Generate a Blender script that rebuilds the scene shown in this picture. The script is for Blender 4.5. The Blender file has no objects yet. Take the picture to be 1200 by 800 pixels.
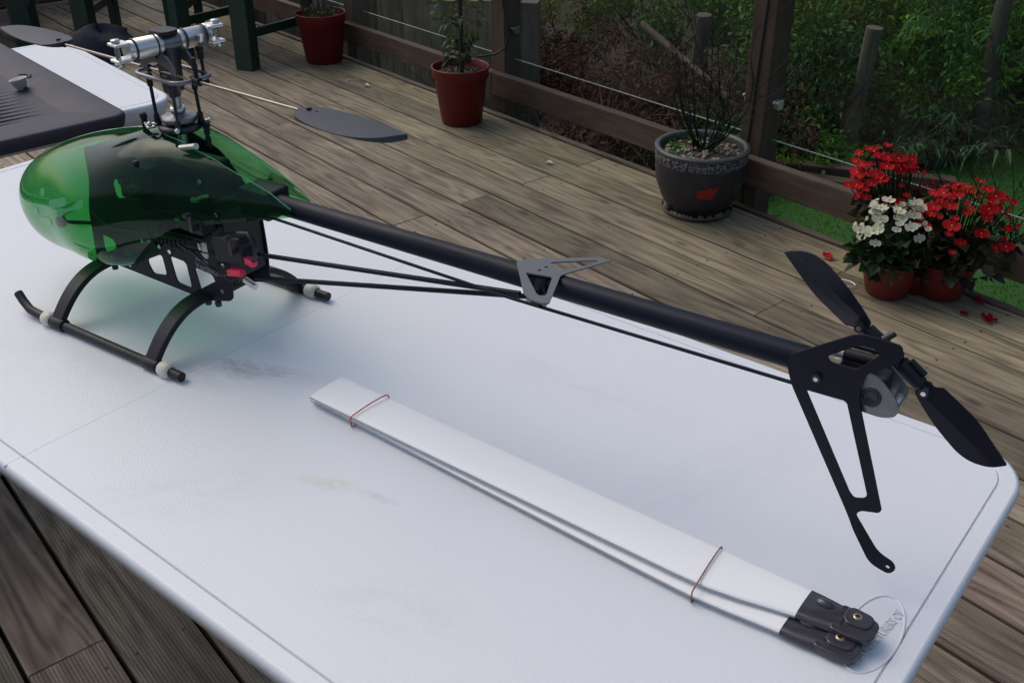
import bpy, bmesh, math, random
import numpy as np
from mathutils import Vector, Matrix
R = math.radians
sc = bpy.context.scene
col = sc.collection
rng = random.Random(7)
nr = np.random.default_rng(11)

# ------------------------------------------------------------------ camera
cd = bpy.data.cameras.new('camera'); cam = bpy.data.objects.new('camera', cd); col.objects.link(cam)
sc.camera = cam
yaw, pitch, roll = -0.6812, 0.5341, -0.0067
f = Vector((math.sin(yaw)*math.cos(pitch), math.cos(yaw)*math.cos(pitch), -math.sin(pitch)))
r = Vector((math.cos(yaw), -math.sin(yaw), 0)); u = r.cross(f)
c, s = math.cos(roll), math.sin(roll)
r2 = c*r + s*u; u2 = -s*r + c*u
cam.matrix_world = Matrix(((r2.x, u2.x, -f.x, 1.0267), (r2.y, u2.y, -f.y, -0.3466), (r2.z, u2.z, -f.z, 1.4315), (0, 0, 0, 1)))
cd.sensor_width = 36; cd.lens = 1182.2/1200*36; cd.clip_start = .02; cd.clip_end = 400

# ------------------------------------------------------------------ light
w = bpy.data.worlds.new('World'); sc.world = w; w.use_nodes = True
nt = w.node_tree; nt.nodes.clear()
sky = nt.nodes.new('ShaderNodeTexSky'); sky.sky_type = 'NISHITA'; sky.sun_disc = False
SUN_EL, SUN_AZ = R(52), R(-92)          # azimuth measured from +Y towards +X
sky.sun_elevation = SUN_EL; sky.sun_rotation = SUN_AZ
sky.air_density = 1.0; sky.dust_density = 4.0; sky.ozone_density = 1.0
bg = nt.nodes.new('ShaderNodeBackground'); bg.inputs[1].default_value = .115
wo = nt.nodes.new('ShaderNodeOutputWorld')
nt.links.new(sky.outputs[0], bg.inputs[0]); nt.links.new(bg.outputs[0], wo.inputs[0])
sd = bpy.data.lights.new('sun', 'SUN'); sun = bpy.data.objects.new('sun', sd); col.objects.link(sun)
sd.energy = .5; sd.angle = R(50); sd.color = (1, .95, .88)
sv = Vector((math.sin(SUN_AZ)*math.cos(SUN_EL), math.cos(SUN_AZ)*math.cos(SUN_EL), math.sin(SUN_EL)))
sun.rotation_euler = sv.to_track_quat('Z', 'Y').to_euler()
sc.view_settings.view_transform = 'Standard'; sc.view_settings.look = 'None'
sc.view_settings.exposure = 0.22; sc.view_settings.gamma = 1
sc.render.engine = 'CYCLES'
sc.cycles.max_bounces = 8; sc.cycles.transparent_max_bounces = 24

# ------------------------------------------------------------------ materials
def mat(name, colr=(.5, .5, .5), rough=.6, metal=0, spec=.5, noise=None, bump=None, coat=0, sub=None):
    """noise=(scale, amount, second colour); bump=(scale, strength)"""
    m = bpy.data.materials.new(name); m.use_nodes = True
    t = m.node_tree; b = t.nodes['Principled BSDF']
    b.inputs['Base Color'].default_value = (*colr, 1); b.inputs['Roughness'].default_value = rough
    b.inputs['Metallic'].default_value = metal; b.inputs['Specular IOR Level'].default_value = spec
    b.inputs['Coat Weight'].default_value = coat
    tc = t.nodes.new('ShaderNodeTexCoord')
    if noise:
        sc_, amt, c2 = noise
        n = t.nodes.new('ShaderNodeTexNoise'); n.inputs['Scale'].default_value = sc_; n.inputs['Detail'].default_value = 6
        n.inputs['Roughness'].default_value = .65
        t.links.new(tc.outputs['Object'], n.inputs['Vector'])
        rp = t.nodes.new('ShaderNodeValToRGB'); rp.color_ramp.elements[0].position = .5-.25; rp.color_ramp.elements[1].position = .5+.25
        rp.color_ramp.elements[0].color = (*colr, 1)
        rp.color_ramp.elements[1].color = (*[a*(1-amt)+b_*amt for a, b_ in zip(colr, c2)], 1)
        t.links.new(n.outputs['Fac'], rp.inputs[0]); t.links.new(rp.outputs[0], b.inputs['Base Color'])
        rr_ = t.nodes.new('ShaderNodeMapRange'); rr_.inputs[3].default_value = max(rough-.1, .03); rr_.inputs[4].default_value = min(rough+.12, 1)
        t.links.new(n.outputs['Fac'], rr_.inputs[0]); t.links.new(rr_.outputs[0], b.inputs['Roughness'])
    if bump:
        n2 = t.nodes.new('ShaderNodeTexNoise'); n2.inputs['Scale'].default_value = bump[0]; n2.inputs['Detail'].default_value = 4
        t.links.new(tc.outputs['Object'], n2.inputs['Vector'])
        bp = t.nodes.new('ShaderNodeBump'); bp.inputs['Strength'].default_value = bump[1]; bp.inputs['Distance'].default_value = .003
        t.links.new(n2.outputs['Fac'], bp.inputs['Height']); t.links.new(bp.outputs[0], b.inputs['Normal'])
    return m

def N(t, typ, **k):
    n = t.nodes.new(typ)
    for a, v in k.items(): setattr(n, a, v)
    return n
def math_node(t, op, a, b=None, c_=None):
    n = t.nodes.new('ShaderNodeMath'); n.operation = op
    for i, v in enumerate((a, b, c_)):
        if v is None: continue
        if isinstance(v, (int, float)): n.inputs[i].default_value = v
        else: t.links.new(v, n.inputs[i])
    return n.outputs[0]

def wood_mat(name, c_a, c_b, c_dark, ribs=0., algae=None, grain=1., rough=.75, axis='X'):
    """weathered board: long axis = object X; colour, streaks, cathedral grain, knots, machined ribs"""
    m = bpy.data.materials.new(name); m.use_nodes = True
    t = m.node_tree; b = t.nodes['Principled BSDF']; L = t.links.new
    tc = N(t, 'ShaderNodeTexCoord'); oi = N(t, 'ShaderNodeObjectInfo')
    off = N(t, 'ShaderNodeVectorMath', operation='MULTIPLY_ADD')
    cmb = N(t, 'ShaderNodeCombineXYZ'); L(oi.outputs['Random'], cmb.inputs[0]); L(oi.outputs['Random'], cmb.inputs[1]); L(oi.outputs['Random'], cmb.inputs[2])
    L(cmb.outputs[0], off.inputs[0]); off.inputs[1].default_value = (37., 19., 11.)
    L(tc.outputs['Object'], off.inputs[2])
    mp = N(t, 'ShaderNodeMapping'); L(off.outputs[0], mp.inputs[0])
    mp.inputs['Scale'].default_value = (1.4, 22, 22) if axis == 'X' else (22, 22, 1.4)
    n1 = N(t, 'ShaderNodeTexNoise'); n1.inputs['Scale'].default_value = 2.2; n1.inputs['Detail'].default_value = 8; n1.inputs['Roughness'].default_value = .62
    L(mp.outputs[0], n1.inputs['Vector'])
    # cathedral rings: distort across by low frequency noise
    n0 = N(t, 'ShaderNodeTexNoise'); n0.inputs['Scale'].default_value = 1.0; n0.inputs['Detail'].default_value = 2
    mp0 = N(t, 'ShaderNodeMapping'); mp0.inputs['Scale'].default_value = (.9, 8, 8) if axis == 'X' else (8, 8, .9)
    L(off.outputs[0], mp0.inputs[0]); L(mp0.outputs[0], n0.inputs['Vector'])
    ring = math_node(t, 'MULTIPLY', n0.outputs['Fac'], 80.)
    ring = math_node(t, 'SINE', ring)
    ring = math_node(t, 'MULTIPLY_ADD', ring, .5, .5)
    g = math_node(t, 'MULTIPLY_ADD', ring, .36*grain, math_node(t, 'MULTIPLY', n1.outputs['Fac'], 1.0))
    rp = N(t, 'ShaderNodeValToRGB')
    e = rp.color_ramp.elements; e[0].position = .32; e[0].color = (*c_dark, 1); e[1].position = .98; e[1].color = (*c_b, 1)
    x = e.new(.60); x.color = (*c_a, 1)
    L(g, rp.inputs[0])
    last = rp.outputs[0]
    # per board tone
    hs = N(t, 'ShaderNodeHueSaturation'); L(last, hs.inputs['Color'])
    L(math_node(t, 'MULTIPLY_ADD', oi.outputs['Random'], .62, .66), hs.inputs['Value'])
    L(math_node(t, 'MULTIPLY_ADD', math_node(t, 'FRACT', math_node(t, 'MULTIPLY', oi.outputs['Random'], 7.31)), .022, .489), hs.inputs['Hue'])
    last = hs.outputs[0]
    # blotchy damp / stain
    n3 = N(t, 'ShaderNodeTexNoise'); n3.inputs['Scale'].default_value = 3.3; n3.inputs['Detail'].default_value = 5
    L(off.outputs[0], n3.inputs['Vector'])
    st = N(t, 'ShaderNodeMapRange'); st.inputs[1].default_value = .35; st.inputs[2].default_value = .65; st.inputs[3].default_value = .72; st.inputs[4].default_value = 1.08
    L(n3.outputs['Fac'], st.inputs[0])
    mx = N(t, 'ShaderNodeVectorMath', operation='SCALE'); L(last, mx.inputs[0]); L(st.outputs[0], mx.inputs['Scale'])
    last = mx.outputs[0]
    if algae:
        # green algae grows on the boards by the open edge of the deck (distance across the boards)
        geo = N(t, 'ShaderNodeNewGeometry'); sep = N(t, 'ShaderNodeSeparateXYZ'); L(geo.outputs['Position'], sep.inputs[0])
        acr = math_node(t, 'ADD', math_node(t, 'MULTIPLY', sep.outputs[0], .1955), math_node(t, 'MULTIPLY', sep.outputs[1], .9807))
        ar = N(t, 'ShaderNodeMapRange'); ar.inputs[1].default_value = 1.7; ar.inputs[2].default_value = 2.7; ar.inputs[3].default_value = 0; ar.inputs[4].default_value = .75
        L(math_node(t, 'ADD', acr, math_node(t, 'MULTIPLY_ADD', n3.outputs['Fac'], 1.2, -.6)), ar.inputs[0])
        am = N(t, 'ShaderNodeMix', data_type='RGBA'); am.blend_type = 'MIX'
        L(ar.outputs[0], am.inputs[0]); L(last, am.inputs[6])
        al = N(t, 'ShaderNodeMix', data_type='RGBA'); al.blend_type = 'MULTIPLY'; al.inputs[0].default_value = 1
        L(last, al.inputs[6]); al.inputs[7].default_value = (*algae, 1); L(al.outputs[2], am.inputs[7])
        last = am.outputs[2]
    # small knots
    vo = N(t, 'ShaderNodeTexVoronoi'); vo.inputs['Scale'].default_value = 1.0
    mk = N(t, 'ShaderNodeMapping'); mk.inputs['Scale'].default_value = (2.6, 6, 6) if axis == 'X' else (6, 6, 2.6)
    L(off.outputs[0], mk.inputs[0]); L(mk.outputs[0], vo.inputs['Vector'])
    kn = N(t, 'ShaderNodeMapRange'); kn.inputs[1].default_value = .03; kn.inputs[2].default_value = .10; kn.inputs[3].default_value = .45; kn.inputs[4].default_value = 1
    L(vo.outputs['Distance'], kn.inputs[0])
    mk2 = N(t, 'ShaderNodeVectorMath', operation='SCALE'); L(last, mk2.inputs[0]); L(kn.outputs[0], mk2.inputs['Scale'])
    last = mk2.outputs[0]
    hgt = math_node(t, 'MULTIPLY', g, .6)
    if ribs:
        so = N(t, 'ShaderNodeSeparateXYZ'); L(tc.outputs['Object'], so.inputs[0])
        wv = math_node(t, 'MULTIPLY_ADD', math_node(t, 'SINE', math_node(t, 'MULTIPLY', so.outputs[1], 2*math.pi/.0066)), .5, .5)
        pick = math_node(t, 'GREATER_THAN', math_node(t, 'FRACT', math_node(t, 'MULTIPLY', oi.outputs['Random'], 5.17)), .35)
        wv2 = math_node(t, 'MULTIPLY', wv, math_node(t, 'MULTIPLY_ADD', pick, ribs, ribs*.12))
        hgt = math_node(t, 'ADD', hgt, math_node(t, 'MULTIPLY', wv2, 1.6))
        dk = math_node(t, 'MULTIPLY_ADD', wv2, -.55, 1.0)
        dk = math_node(t, 'SUBTRACT', 1.0, math_node(t, 'MULTIPLY', math_node(t, 'SUBTRACT', ribs, wv2), math_node(t, 'MULTIPLY', pick, .45)))
        m3 = N(t, 'ShaderNodeVectorMath', operation='SCALE'); L(last, m3.inputs[0]); L(dk, m3.inputs['Scale'])
        last = m3.outputs[0]
    L(last, b.inputs['Base Color'])
    b.inputs['Roughness'].default_value = rough; b.inputs['Specular IOR Level'].default_value = .35
    bp = N(t, 'ShaderNodeBump'); bp.inputs['Strength'].default_value = .5; bp.inputs['Distance'].default_value = .0025
    L(hgt, bp.inputs['Height']); L(bp.outputs[0], b.inputs['Normal'])
    return m

def leaf_mat(name, c1, c2, rough=.55, trans=.25, scale=9.):
    m = bpy.data.materials.new(name); m.use_nodes = True
    t = m.node_tree; b = t.nodes['Principled BSDF']; L = t.links.new
    tc = N(t, 'ShaderNodeTexCoord'); n = N(t, 'ShaderNodeTexNoise'); n.inputs['Scale'].default_value = scale; n.inputs['Detail'].default_value = 3
    L(tc.outputs['Object'], n.inputs['Vector'])
    rp = N(t, 'ShaderNodeValToRGB'); rp.color_ramp.elements[0].position = .35; rp.color_ramp.elements[1].position = .68
    rp.color_ramp.elements[0].color = (*c1, 1); rp.color_ramp.elements[1].color = (*c2, 1)
    L(n.outputs['Fac'], rp.inputs[0])
    oi = N(t, 'ShaderNodeObjectInfo'); vs_ = N(t, 'ShaderNodeVectorMath', operation='SCALE'); L(rp.outputs[0], vs_.inputs[0])
    L(math_node(t, 'MULTIPLY_ADD', oi.outputs['Random'], .5, .68), vs_.inputs['Scale']); rp = vs_
    L(rp.outputs[0], b.inputs['Base Color'])
    b.inputs['Roughness'].default_value = rough; b.inputs['Specular IOR Level'].default_value = .22
    tr = N(t, 'ShaderNodeBsdfTranslucent'); L(rp.outputs[0], tr.inputs[0])
    mx = N(t, 'ShaderNodeMixShader'); mx.inputs[0].default_value = trans
    out = t.nodes['Material Output']
    L(b.outputs[0], mx.inputs[1]); L(tr.outputs[0], mx.inputs[2]); L(mx.outputs[0], out.inputs[0])
    return m

def add_soft_marks(m, soft_marks):
    """soft dirt marks and grey patches with a shape of their own: (x, y, rx, ry, angle, colour, strength) in object space"""
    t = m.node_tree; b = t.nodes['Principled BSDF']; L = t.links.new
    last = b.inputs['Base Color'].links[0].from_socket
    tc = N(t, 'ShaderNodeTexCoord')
    for k, (x, y, rx, ry, an, c_, st) in enumerate(soft_marks):
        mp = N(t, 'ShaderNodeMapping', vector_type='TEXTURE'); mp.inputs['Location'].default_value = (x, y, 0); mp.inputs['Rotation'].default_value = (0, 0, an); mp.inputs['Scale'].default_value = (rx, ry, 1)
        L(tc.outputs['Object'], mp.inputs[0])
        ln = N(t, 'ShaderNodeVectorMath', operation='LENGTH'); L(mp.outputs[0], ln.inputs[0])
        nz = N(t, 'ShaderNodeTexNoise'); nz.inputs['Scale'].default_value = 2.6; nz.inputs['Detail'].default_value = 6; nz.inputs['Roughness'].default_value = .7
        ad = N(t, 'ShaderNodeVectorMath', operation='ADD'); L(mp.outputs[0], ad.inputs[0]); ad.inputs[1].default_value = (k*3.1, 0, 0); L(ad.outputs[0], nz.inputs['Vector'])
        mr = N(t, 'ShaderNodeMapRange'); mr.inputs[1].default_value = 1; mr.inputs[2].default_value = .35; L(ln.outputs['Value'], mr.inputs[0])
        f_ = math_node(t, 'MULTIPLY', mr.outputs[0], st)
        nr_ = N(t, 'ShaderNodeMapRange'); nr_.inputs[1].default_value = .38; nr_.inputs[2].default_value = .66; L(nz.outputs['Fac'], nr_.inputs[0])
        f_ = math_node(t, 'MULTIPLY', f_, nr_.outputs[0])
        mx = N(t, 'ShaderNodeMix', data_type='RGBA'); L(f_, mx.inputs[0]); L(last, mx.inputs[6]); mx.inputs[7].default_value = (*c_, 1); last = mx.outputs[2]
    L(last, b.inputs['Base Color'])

def film_mat(name, tint, gloss_rough=.03, haze=(.1, .4, .15), haze_amt=.08, ior=1.5):
    """thin tinted clear plastic or glass sheet"""
    m = bpy.data.materials.new(name); m.use_nodes = True
    t = m.node_tree; t.nodes.clear(); L = t.links.new
    out = N(t, 'ShaderNodeOutputMaterial')
    tr = N(t, 'ShaderNodeBsdfTransparent'); tr.inputs[0].default_value = (*tint, 1)
    df = N(t, 'ShaderNodeBsdfDiffuse'); df.inputs[0].default_value = (*haze, 1)
    gl = N(t, 'ShaderNodeBsdfGlossy'); gl.inputs['Roughness'].default_value = gloss_rough; gl.inputs[0].default_value = (.9, .95, .92, 1)
    lw = N(t, 'ShaderNodeLayerWeight'); lw.inputs[0].default_value = .5     # two sided Schlick term for a thin sheet
    r0 = ((ior-1)/(ior+1))**2*1.0
    frv = math_node(t, 'MULTIPLY_ADD', math_node(t, 'POWER', lw.outputs['Facing'], 4.5), .8*(1-r0), r0)
    m1 = N(t, 'ShaderNodeMixShader'); m1.inputs[0].default_value = haze_amt
    L(tr.outputs[0], m1.inputs[1]); L(df.outputs[0], m1.inputs[2])
    m2 = N(t, 'ShaderNodeMixShader'); L(frv, m2.inputs[0]); L(m1.outputs[0], m2.inputs[1]); L(gl.outputs[0], m2.inputs[2])
    L(m2.outputs[0], out.inputs[0])
    return m

M = {}
M['deck'] = wood_mat('weathered deck timber', (.265, .210, .152), (.42, .348, .265), (.112, .085, .063), ribs=.7, algae=(.82, .95, .70), grain=.6)
M['trim'] = wood_mat('weathered edge batten', (.15, .115, .08), (.23, .19, .14), (.06, .045, .03))
M['rail'] = wood_mat('stained rail timber', (.115, .078, .054), (.17, .122, .088), (.078, .053, .037), rough=.7, grain=.4)
M['post'] = wood_mat('stained post timber', (.115, .084, .055), (.16, .120, .082), (.080, .058, .038), axis='Z', grain=.3)
M['fence'] = wood_mat('fence timber', (.34, .28, .17), (.46, .39, .25), (.20, .16, .10), axis='Z', grain=.4)
M['fence_red'] = wood_mat('brown fence timber', (.14, .085, .052), (.19, .12, .08), (.09, .052, .034), axis='Z', grain=.4)
M['oldpost'] = wood_mat('greyed post timber', (.085, .082, .060), (.12, .115, .09), (.05, .048, .036), axis='Z', grain=.5)
M['joist'] = mat('joist', (.03, .022, .016), .9, noise=(14, .5, (.05, .04, .03)))
M['white_plastic'] = mat('blow moulded table plastic', (.755, .785, .815), .36, spec=.5, noise=(2.6, .30, (.69, .71, .75)), bump=(420, .14))
M['groove'] = mat('darker groove plastic', (.42, .44, .46), .8, noise=(60, .6, (.5, .5, .5)))  # darker grey along the moulded groove
M['steel_leg'] = mat('grey powder coated steel', (.25, .26, .28), .45, .3, noise=(30, .3, (.2, .2, .2)))
M['mark'] = mat('yellowish smear', (.745, .74, .70), .6, noise=(80, .5, (.72, .72, .7)))
M['scuff'] = mat('grey scuff', (.69, .70, .73), .6, noise=(60, .7, (.76, .77, .79)))
M['emboss'] = mat('embossed plastic lettering', (.68, .70, .72), .5, noise=(60, .5, (.7, .71, .74)))
M['tray'] = mat('charcoal tray plastic', (.030, .027, .042), .55, spec=.35, noise=(8, .5, (.045, .041, .058)), bump=(200, .2))
M['bowl'] = mat('off white pot plastic', (.55, .53, .48), .4, noise=(20, .3, (.4, .38, .33)))
M['red_pot'] = mat('red plastic', (.150, .010, .009), .45, spec=.35, noise=(7, .5, (.10, .010, .009)), bump=(90, .1))
M['brick_pot'] = mat('brick red plastic', (.145, .011, .010), .5, noise=(9, .4, (.11, .009, .009)), bump=(90, .1))
M['soil'] = mat('soil', (.035, .024, .016), .95, noise=(40, .8, (.10, .07, .045)), bump=(60, 1))
M['pebble'] = mat('pebble', (.30, .27, .20), .6, noise=(25, .8, (.15, .13, .09)))
M['glaze'] = mat('dark blue grey glaze', (.016, .016, .023), .42, noise=(30, .8, (.032, .029, .034)), bump=(60, .5))
M['glaze_rim'] = mat('rough pale rim glaze', (.20, .20, .205), .6, noise=(130, 1, (.012, .012, .016)), bump=(150, 1))
for n_ in M['glaze_rim'].node_tree.nodes:
    if n_.type == 'VALTORGB': n_.color_ramp.elements[0].position = .44; n_.color_ramp.elements[1].position = .52
M['glaze_lip'] = mat('grey lip glaze', (.045, .045, .042), .4, noise=(60, .6, (.11, .11, .10)))
M['glaze_red'] = mat('red leaf motif glaze', (.34, .010, .012), .4, noise=(70, .5, (.2, .01, .01)))
M['saucer'] = mat('saucer clay', (.075, .058, .042), .7, noise=(40, .7, (.14, .115, .085)))
M['carbon'] = mat('carbon plate', (.008, .007, .018), .45, spec=.25, noise=(90, .5, (.015, .013, .024)))
M['carbon_skylit'] = mat('carbon fin with painted sky sheen', (.11, .11, .115), .42, noise=(120, .4, (.16, .16, .165)), coat=.2)  # paler than the other carbon: sky reflection put into the base colour
M['black_plastic'] = mat('black plastic', (.010, .010, .014), .48, spec=.35, noise=(40, .5, (.018, .018, .023)))
M['boom'] = mat('anodised black tube', (.006, .008, .019), .42, .0, spec=.22, noise=(25, .5, (.010, .012, .026)))
M['blade_black'] = mat('black tail blade', (.007, .006, .018), .35, noise=(30, .5, (.016, .014, .028)))
M['paddle'] = mat('grey paddle plastic', (.042, .045, .056), .55, spec=.35, noise=(15, .4, (.056, .060, .070)))
M['silver'] = mat('machined aluminium', (.80, .80, .77), .36, .85, noise=(60, .4, (.45, .45, .44)))
M['grey_alu'] = mat('dull grey aluminium', (.26, .255, .27), .36, .75, noise=(70, .5, (.16, .16, .17)))
M['head_grey'] = mat('dark grey anodised aluminium', (.12, .115, .13), .42, .6, noise=(70, .5, (.08, .075, .09)))
M['dark_metal'] = mat('dark metal', (.055, .055, .06), .4, .7, noise=(50, .5, (.09, .09, .09)))
M['rod'] = mat('brushed rod', (.36, .31, .26), .35, .8, noise=(90, .4, (.25, .2, .16)))
M['bolt'] = mat('bright bolt', (.75, .75, .75), .22, .95, noise=(90, .3, (.5, .5, .5)))
M['brass'] = mat('brass eyelet', (.55, .45, .28), .3, .85, noise=(90, .3, (.4, .3, .15)))
M['white_nut'] = mat('off white nylon', (.66, .64, .55), .5, noise=(50, .3, (.5, .48, .4)))
M['red_conn'] = mat('pink red connector', (.95, .03, .11), .4, noise=(50, .3, (.6, .02, .05)))
M['wire'] = mat('black wire', (.012, .012, .014), .4, noise=(50, .3, (.02, .02, .02)))
M['print'] = mat('pale print', (.34, .36, .37), .6, noise=(300, .6, (.15, .16, .17)))
M['blade_white'] = mat('white blade skin', (.90, .91, .90), .48, noise=(5, .3, (.87, .88, .88)))
M['blade_edge'] = mat('grey blade edge', (.40, .41, .45), .4, noise=(30, .4, (.3, .3, .34)))
M['blade_root'] = mat('dark root wrap', (.034, .030, .038), .22, noise=(20, .5, (.060, .055, .065)), coat=.3)
M['band_red'] = mat('red rubber band', (.55, .05, .06), .5, noise=(60, .4, (.42, .12, .12)))
M['band_brown'] = mat('brown rubber band', (.28, .12, .10), .5, noise=(60, .4, (.2, .1, .1)))
M['canopy'] = film_mat('green clear canopy plastic', (.155, .50, .21), .05, (.10, .42, .26), .030, 1.34)
M['vent'] = film_mat('pale vent and rim glint film', (.45, .85, .55), .3, (.20, .58, .36), .45, 1.2)
M['glass'] = film_mat('balustrade glass', (.92, .95, .92), .015, (.3, .32, .3), .008, 1.42)
M['glass_edge'] = mat('glass edge', (.42, .48, .45), .2, noise=(60, .9, (.10, .13, .12)))
M['green_paint'] = mat('dark green paint', (.006, .030, .018), .45, noise=(12, .5, (.012, .045, .028)), bump=(60, .2))
M['seat_green'] = mat('faded green seat', (.030, .042, .032), .6, noise=(8, .5, (.045, .06, .046)))
M['navy'] = mat('navy cloth', (.008, .011, .024), .8, noise=(10, .5, (.014, .018, .035)), bump=(30, .6))
M['hose'] = mat('black hose', (.008, .008, .009), .5, noise=(30, .4, (.015, .015, .015)))
M['lawn'] = mat('lawn', (.022, .10, .008), .9, noise=(1.6, .6, (.020, .055, .010)), bump=(90, .8))
M['earth'] = mat('leaf litter earth', (.016, .013, .008), .95, noise=(6, .8, (.035, .022, .013)), bump=(20, 1))
M['grass'] = leaf_mat('grass blade', (.028, .17, .008), (.065, .26, .016), .7, .3, 2)
M['twig'] = mat('dead twig', (.075, .058, .042), .8, noise=(20, .6, (.04, .03, .022)))
M['twig_red'] = mat('reddish brown twig', (.055, .022, .016), .8, noise=(20, .6, (.03, .014, .012)))
M['pale_bark'] = mat('pale flaking bark', (.15, .115, .08), .8, noise=(45, 1, (.02, .016, .012)), bump=(40, 1))
M['bark'] = mat('bark', (.04, .032, .022), .9, noise=(25, .6, (.02, .016, .012)))
M['leaf_dark'] = leaf_mat('dark evergreen leaf', (.015, .075, .009), (.050, .17, .022), .55, .3, 3)
M['leaf_green'] = leaf_mat('mid green leaf', (.032, .14, .012), (.12, .27, .025), .5, .3, 2.5)
M['leaf_olive'] = leaf_mat('yellow green leaf', (.10, .16, .010), (.24, .27, .028), .55, .3, 3)
M['leaf_bamboo'] = leaf_mat('bamboo leaf', (.022, .12, .026), (.085, .23, .060), .5, .25, 3)
M['leaf_grey'] = leaf_mat('grey green frond', (.026, .085, .034), (.06, .125, .055), .6, .2, 3)
M['leaf_brown'] = leaf_mat('dead brown bracken', (.042, .020, .014), (.085, .046, .028), .8, .15, 3)
M['leaf_pot'] = leaf_mat('pot plant leaf', (.05, .085, .020), (.12, .16, .06), .5, .3, 20)
M['leaf_deep'] = leaf_mat('deep green leaf', (.012, .040, .010), (.030, .066, .018), .4, .2, 20)
M['leaf_begonia'] = leaf_mat('begonia leaf', (.018, .042, .014), (.040, .075, .024), .35, .15, 30)
M['leaf_begonia_dark'] = leaf_mat('bronze begonia leaf', (.022, .018, .012), (.035, .045, .018), .35, .15, 30)
M['needle'] = leaf_mat('dark needle', (.006, .014, .010), (.014, .028, .016), .5, .1, 20)
M['petal_red'] = leaf_mat('red petal', (.36, .002, .006), (.58, .005, .014), .7, .3, 40)
M['petal_white'] = leaf_mat('cream petal', (.62, .64, .47), (.80, .80, .66), .5, .3, 40)
M['yellow'] = mat('yellow stamen', (.75, .55, .08), .6, noise=(50, .3, (.6, .4, .05)))

# ------------------------------------------------------------------ helpers
def link(name, mesh, m=None, parent=None):
    o = bpy.data.objects.new(name, mesh); col.objects.link(o)
    if m is not None:
        mesh.materials.clear(); mesh.materials.append(M[m] if isinstance(m, str) else m)
    if parent: o.parent = parent
    return o
def tag(o, label=None, cat=None, group=None, kind=None):
    if label: o['label'] = label
    if cat: o['category'] = cat
    if group: o['group'] = group
    if kind: o['kind'] = kind
    return o
def thing(name, label, cat, loc=(0, 0, 0), rz=0, group=None):
    o = bpy.data.objects.new(name, None); col.objects.link(o)
    o.empty_display_size = .05; o.location = loc; o.rotation_euler = (0, 0, rz)
    return tag(o, label, cat, group)
def copy_tree(o, parent=None):
    c_ = o.copy(); col.objects.link(c_)
    if parent: c_.parent = parent
    for ch in list(o.children): copy_tree(ch, c_)
    return c_

class MB:
    def __init__(s): s.v = []; s.f = []; s.sm = []
    def add(s, vs, fs, smooth=False):
        b = len(s.v); s.v += [tuple(x) for x in vs]; s.f += [tuple(b+i for i in q) for q in fs]; s.sm += [smooth]*len(fs); return s
    def box(s, c_, d, rot=None, taper=None):
        x, y, z = [k/2 for k in d]; vs = []
        for sz in (-1, 1):
            for sx, sy in ((-1, -1), (1, -1), (1, 1), (-1, 1)):
                k = taper if (taper and sz > 0) else 1
                p = Vector((sx*x*k, sy*y*k, sz*z))
                if rot is not None: p = rot @ p
                vs.append(p+Vector(c_))
        return s.add(vs, [(0, 3, 2, 1), (4, 5, 6, 7), (0, 1, 5, 4), (1, 2, 6, 5), (2, 3, 7, 6), (3, 0, 4, 7)])
    def tube(s, pts, rad, n=10, cap=True, flat=None):
        pts = [Vector(p) for p in pts]; k = len(pts)
        rad = rad if isinstance(rad, (list, tuple)) else [rad]*k
        vs = []; up = None
        for i, p in enumerate(pts):
            t_ = (pts[min(i+1, k-1)]-pts[max(i-1, 0)]).normalized()
            if up is None:
                a = Vector((0, 0, 1)) if abs(t_.z) < .9 else Vector((1, 0, 0)); up = (a-t_*a.dot(t_)).normalized()
            else: up = (up-t_*up.dot(t_)).normalized()
            sd_ = t_.cross(up)
            for j in range(n):
                a = 2*math.pi*j/n
                ca, sa = math.cos(a), math.sin(a)
                vs.append(p+(up*ca*(flat or 1)+sd_*sa)*rad[i])
        fs = [(i*n+j, i*n+(j+1) % n, (i+1)*n+(j+1) % n, (i+1)*n+j) for i in range(k-1) for j in range(n)]
        s.add(vs, fs, True)
        if cap: s.add([vs[j] for j in range(n)], [tuple(reversed(range(n)))]); s.add([vs[(k-1)*n+j] for j in range(n)], [tuple(range(n))])
        return s
    def lathe(s, prof, c_=(0, 0, 0), n=24, axis='Z', rot=None, smooth=True):
        vs = []
        for r_, z in prof:
            for j in range(n):
                a = 2*math.pi*j/n; p = Vector((r_*math.cos(a), r_*math.sin(a), z))
                if axis == 'Y': p = Vector((p.x, p.z, p.y))
                if axis == 'X': p = Vector((p.z, p.x, p.y))
                if rot is not None: p = rot @ p
                vs.append(p+Vector(c_))
        fs = [(i*n+j, i*n+(j+1) % n, (i+1)*n+(j+1) % n, (i+1)*n+j) for i in range(len(prof)-1) for j in range(n)]
        return s.add(vs, fs, smooth)
    def cyl(s, a, b, r_, n=14): return s.tube([a, b], r_, n)
    def mesh(s, name='mesh'):
        m = bpy.data.meshes.new(name); m.from_pydata(s.v, [], s.f); m.polygons.foreach_set('use_smooth', s.sm)
        bm = bmesh.new(); bm.from_mesh(m); bmesh.ops.recalc_face_normals(bm, faces=bm.faces); bm.to_mesh(m); bm.free()
        m.update(); return m
    def build(s, name, m, parent=None): return link(name, s.mesh(name), m, parent)

def bevel(o, wd=.003, seg=2, ang=35):
    bm = bmesh.new(); bm.from_mesh(o.data)
    bmesh.ops.remove_doubles(bm, verts=bm.verts, dist=1e-6)
    ed = [e for e in bm.edges if len(e.link_faces) == 2 and e.calc_face_angle(0) > R(ang)]
    bmesh.ops.bevel(bm, geom=ed, offset=wd, segments=seg, affect='EDGES', profile=.5, clamp_overlap=True)
    bm.to_mesh(o.data); bm.free(); return o

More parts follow.
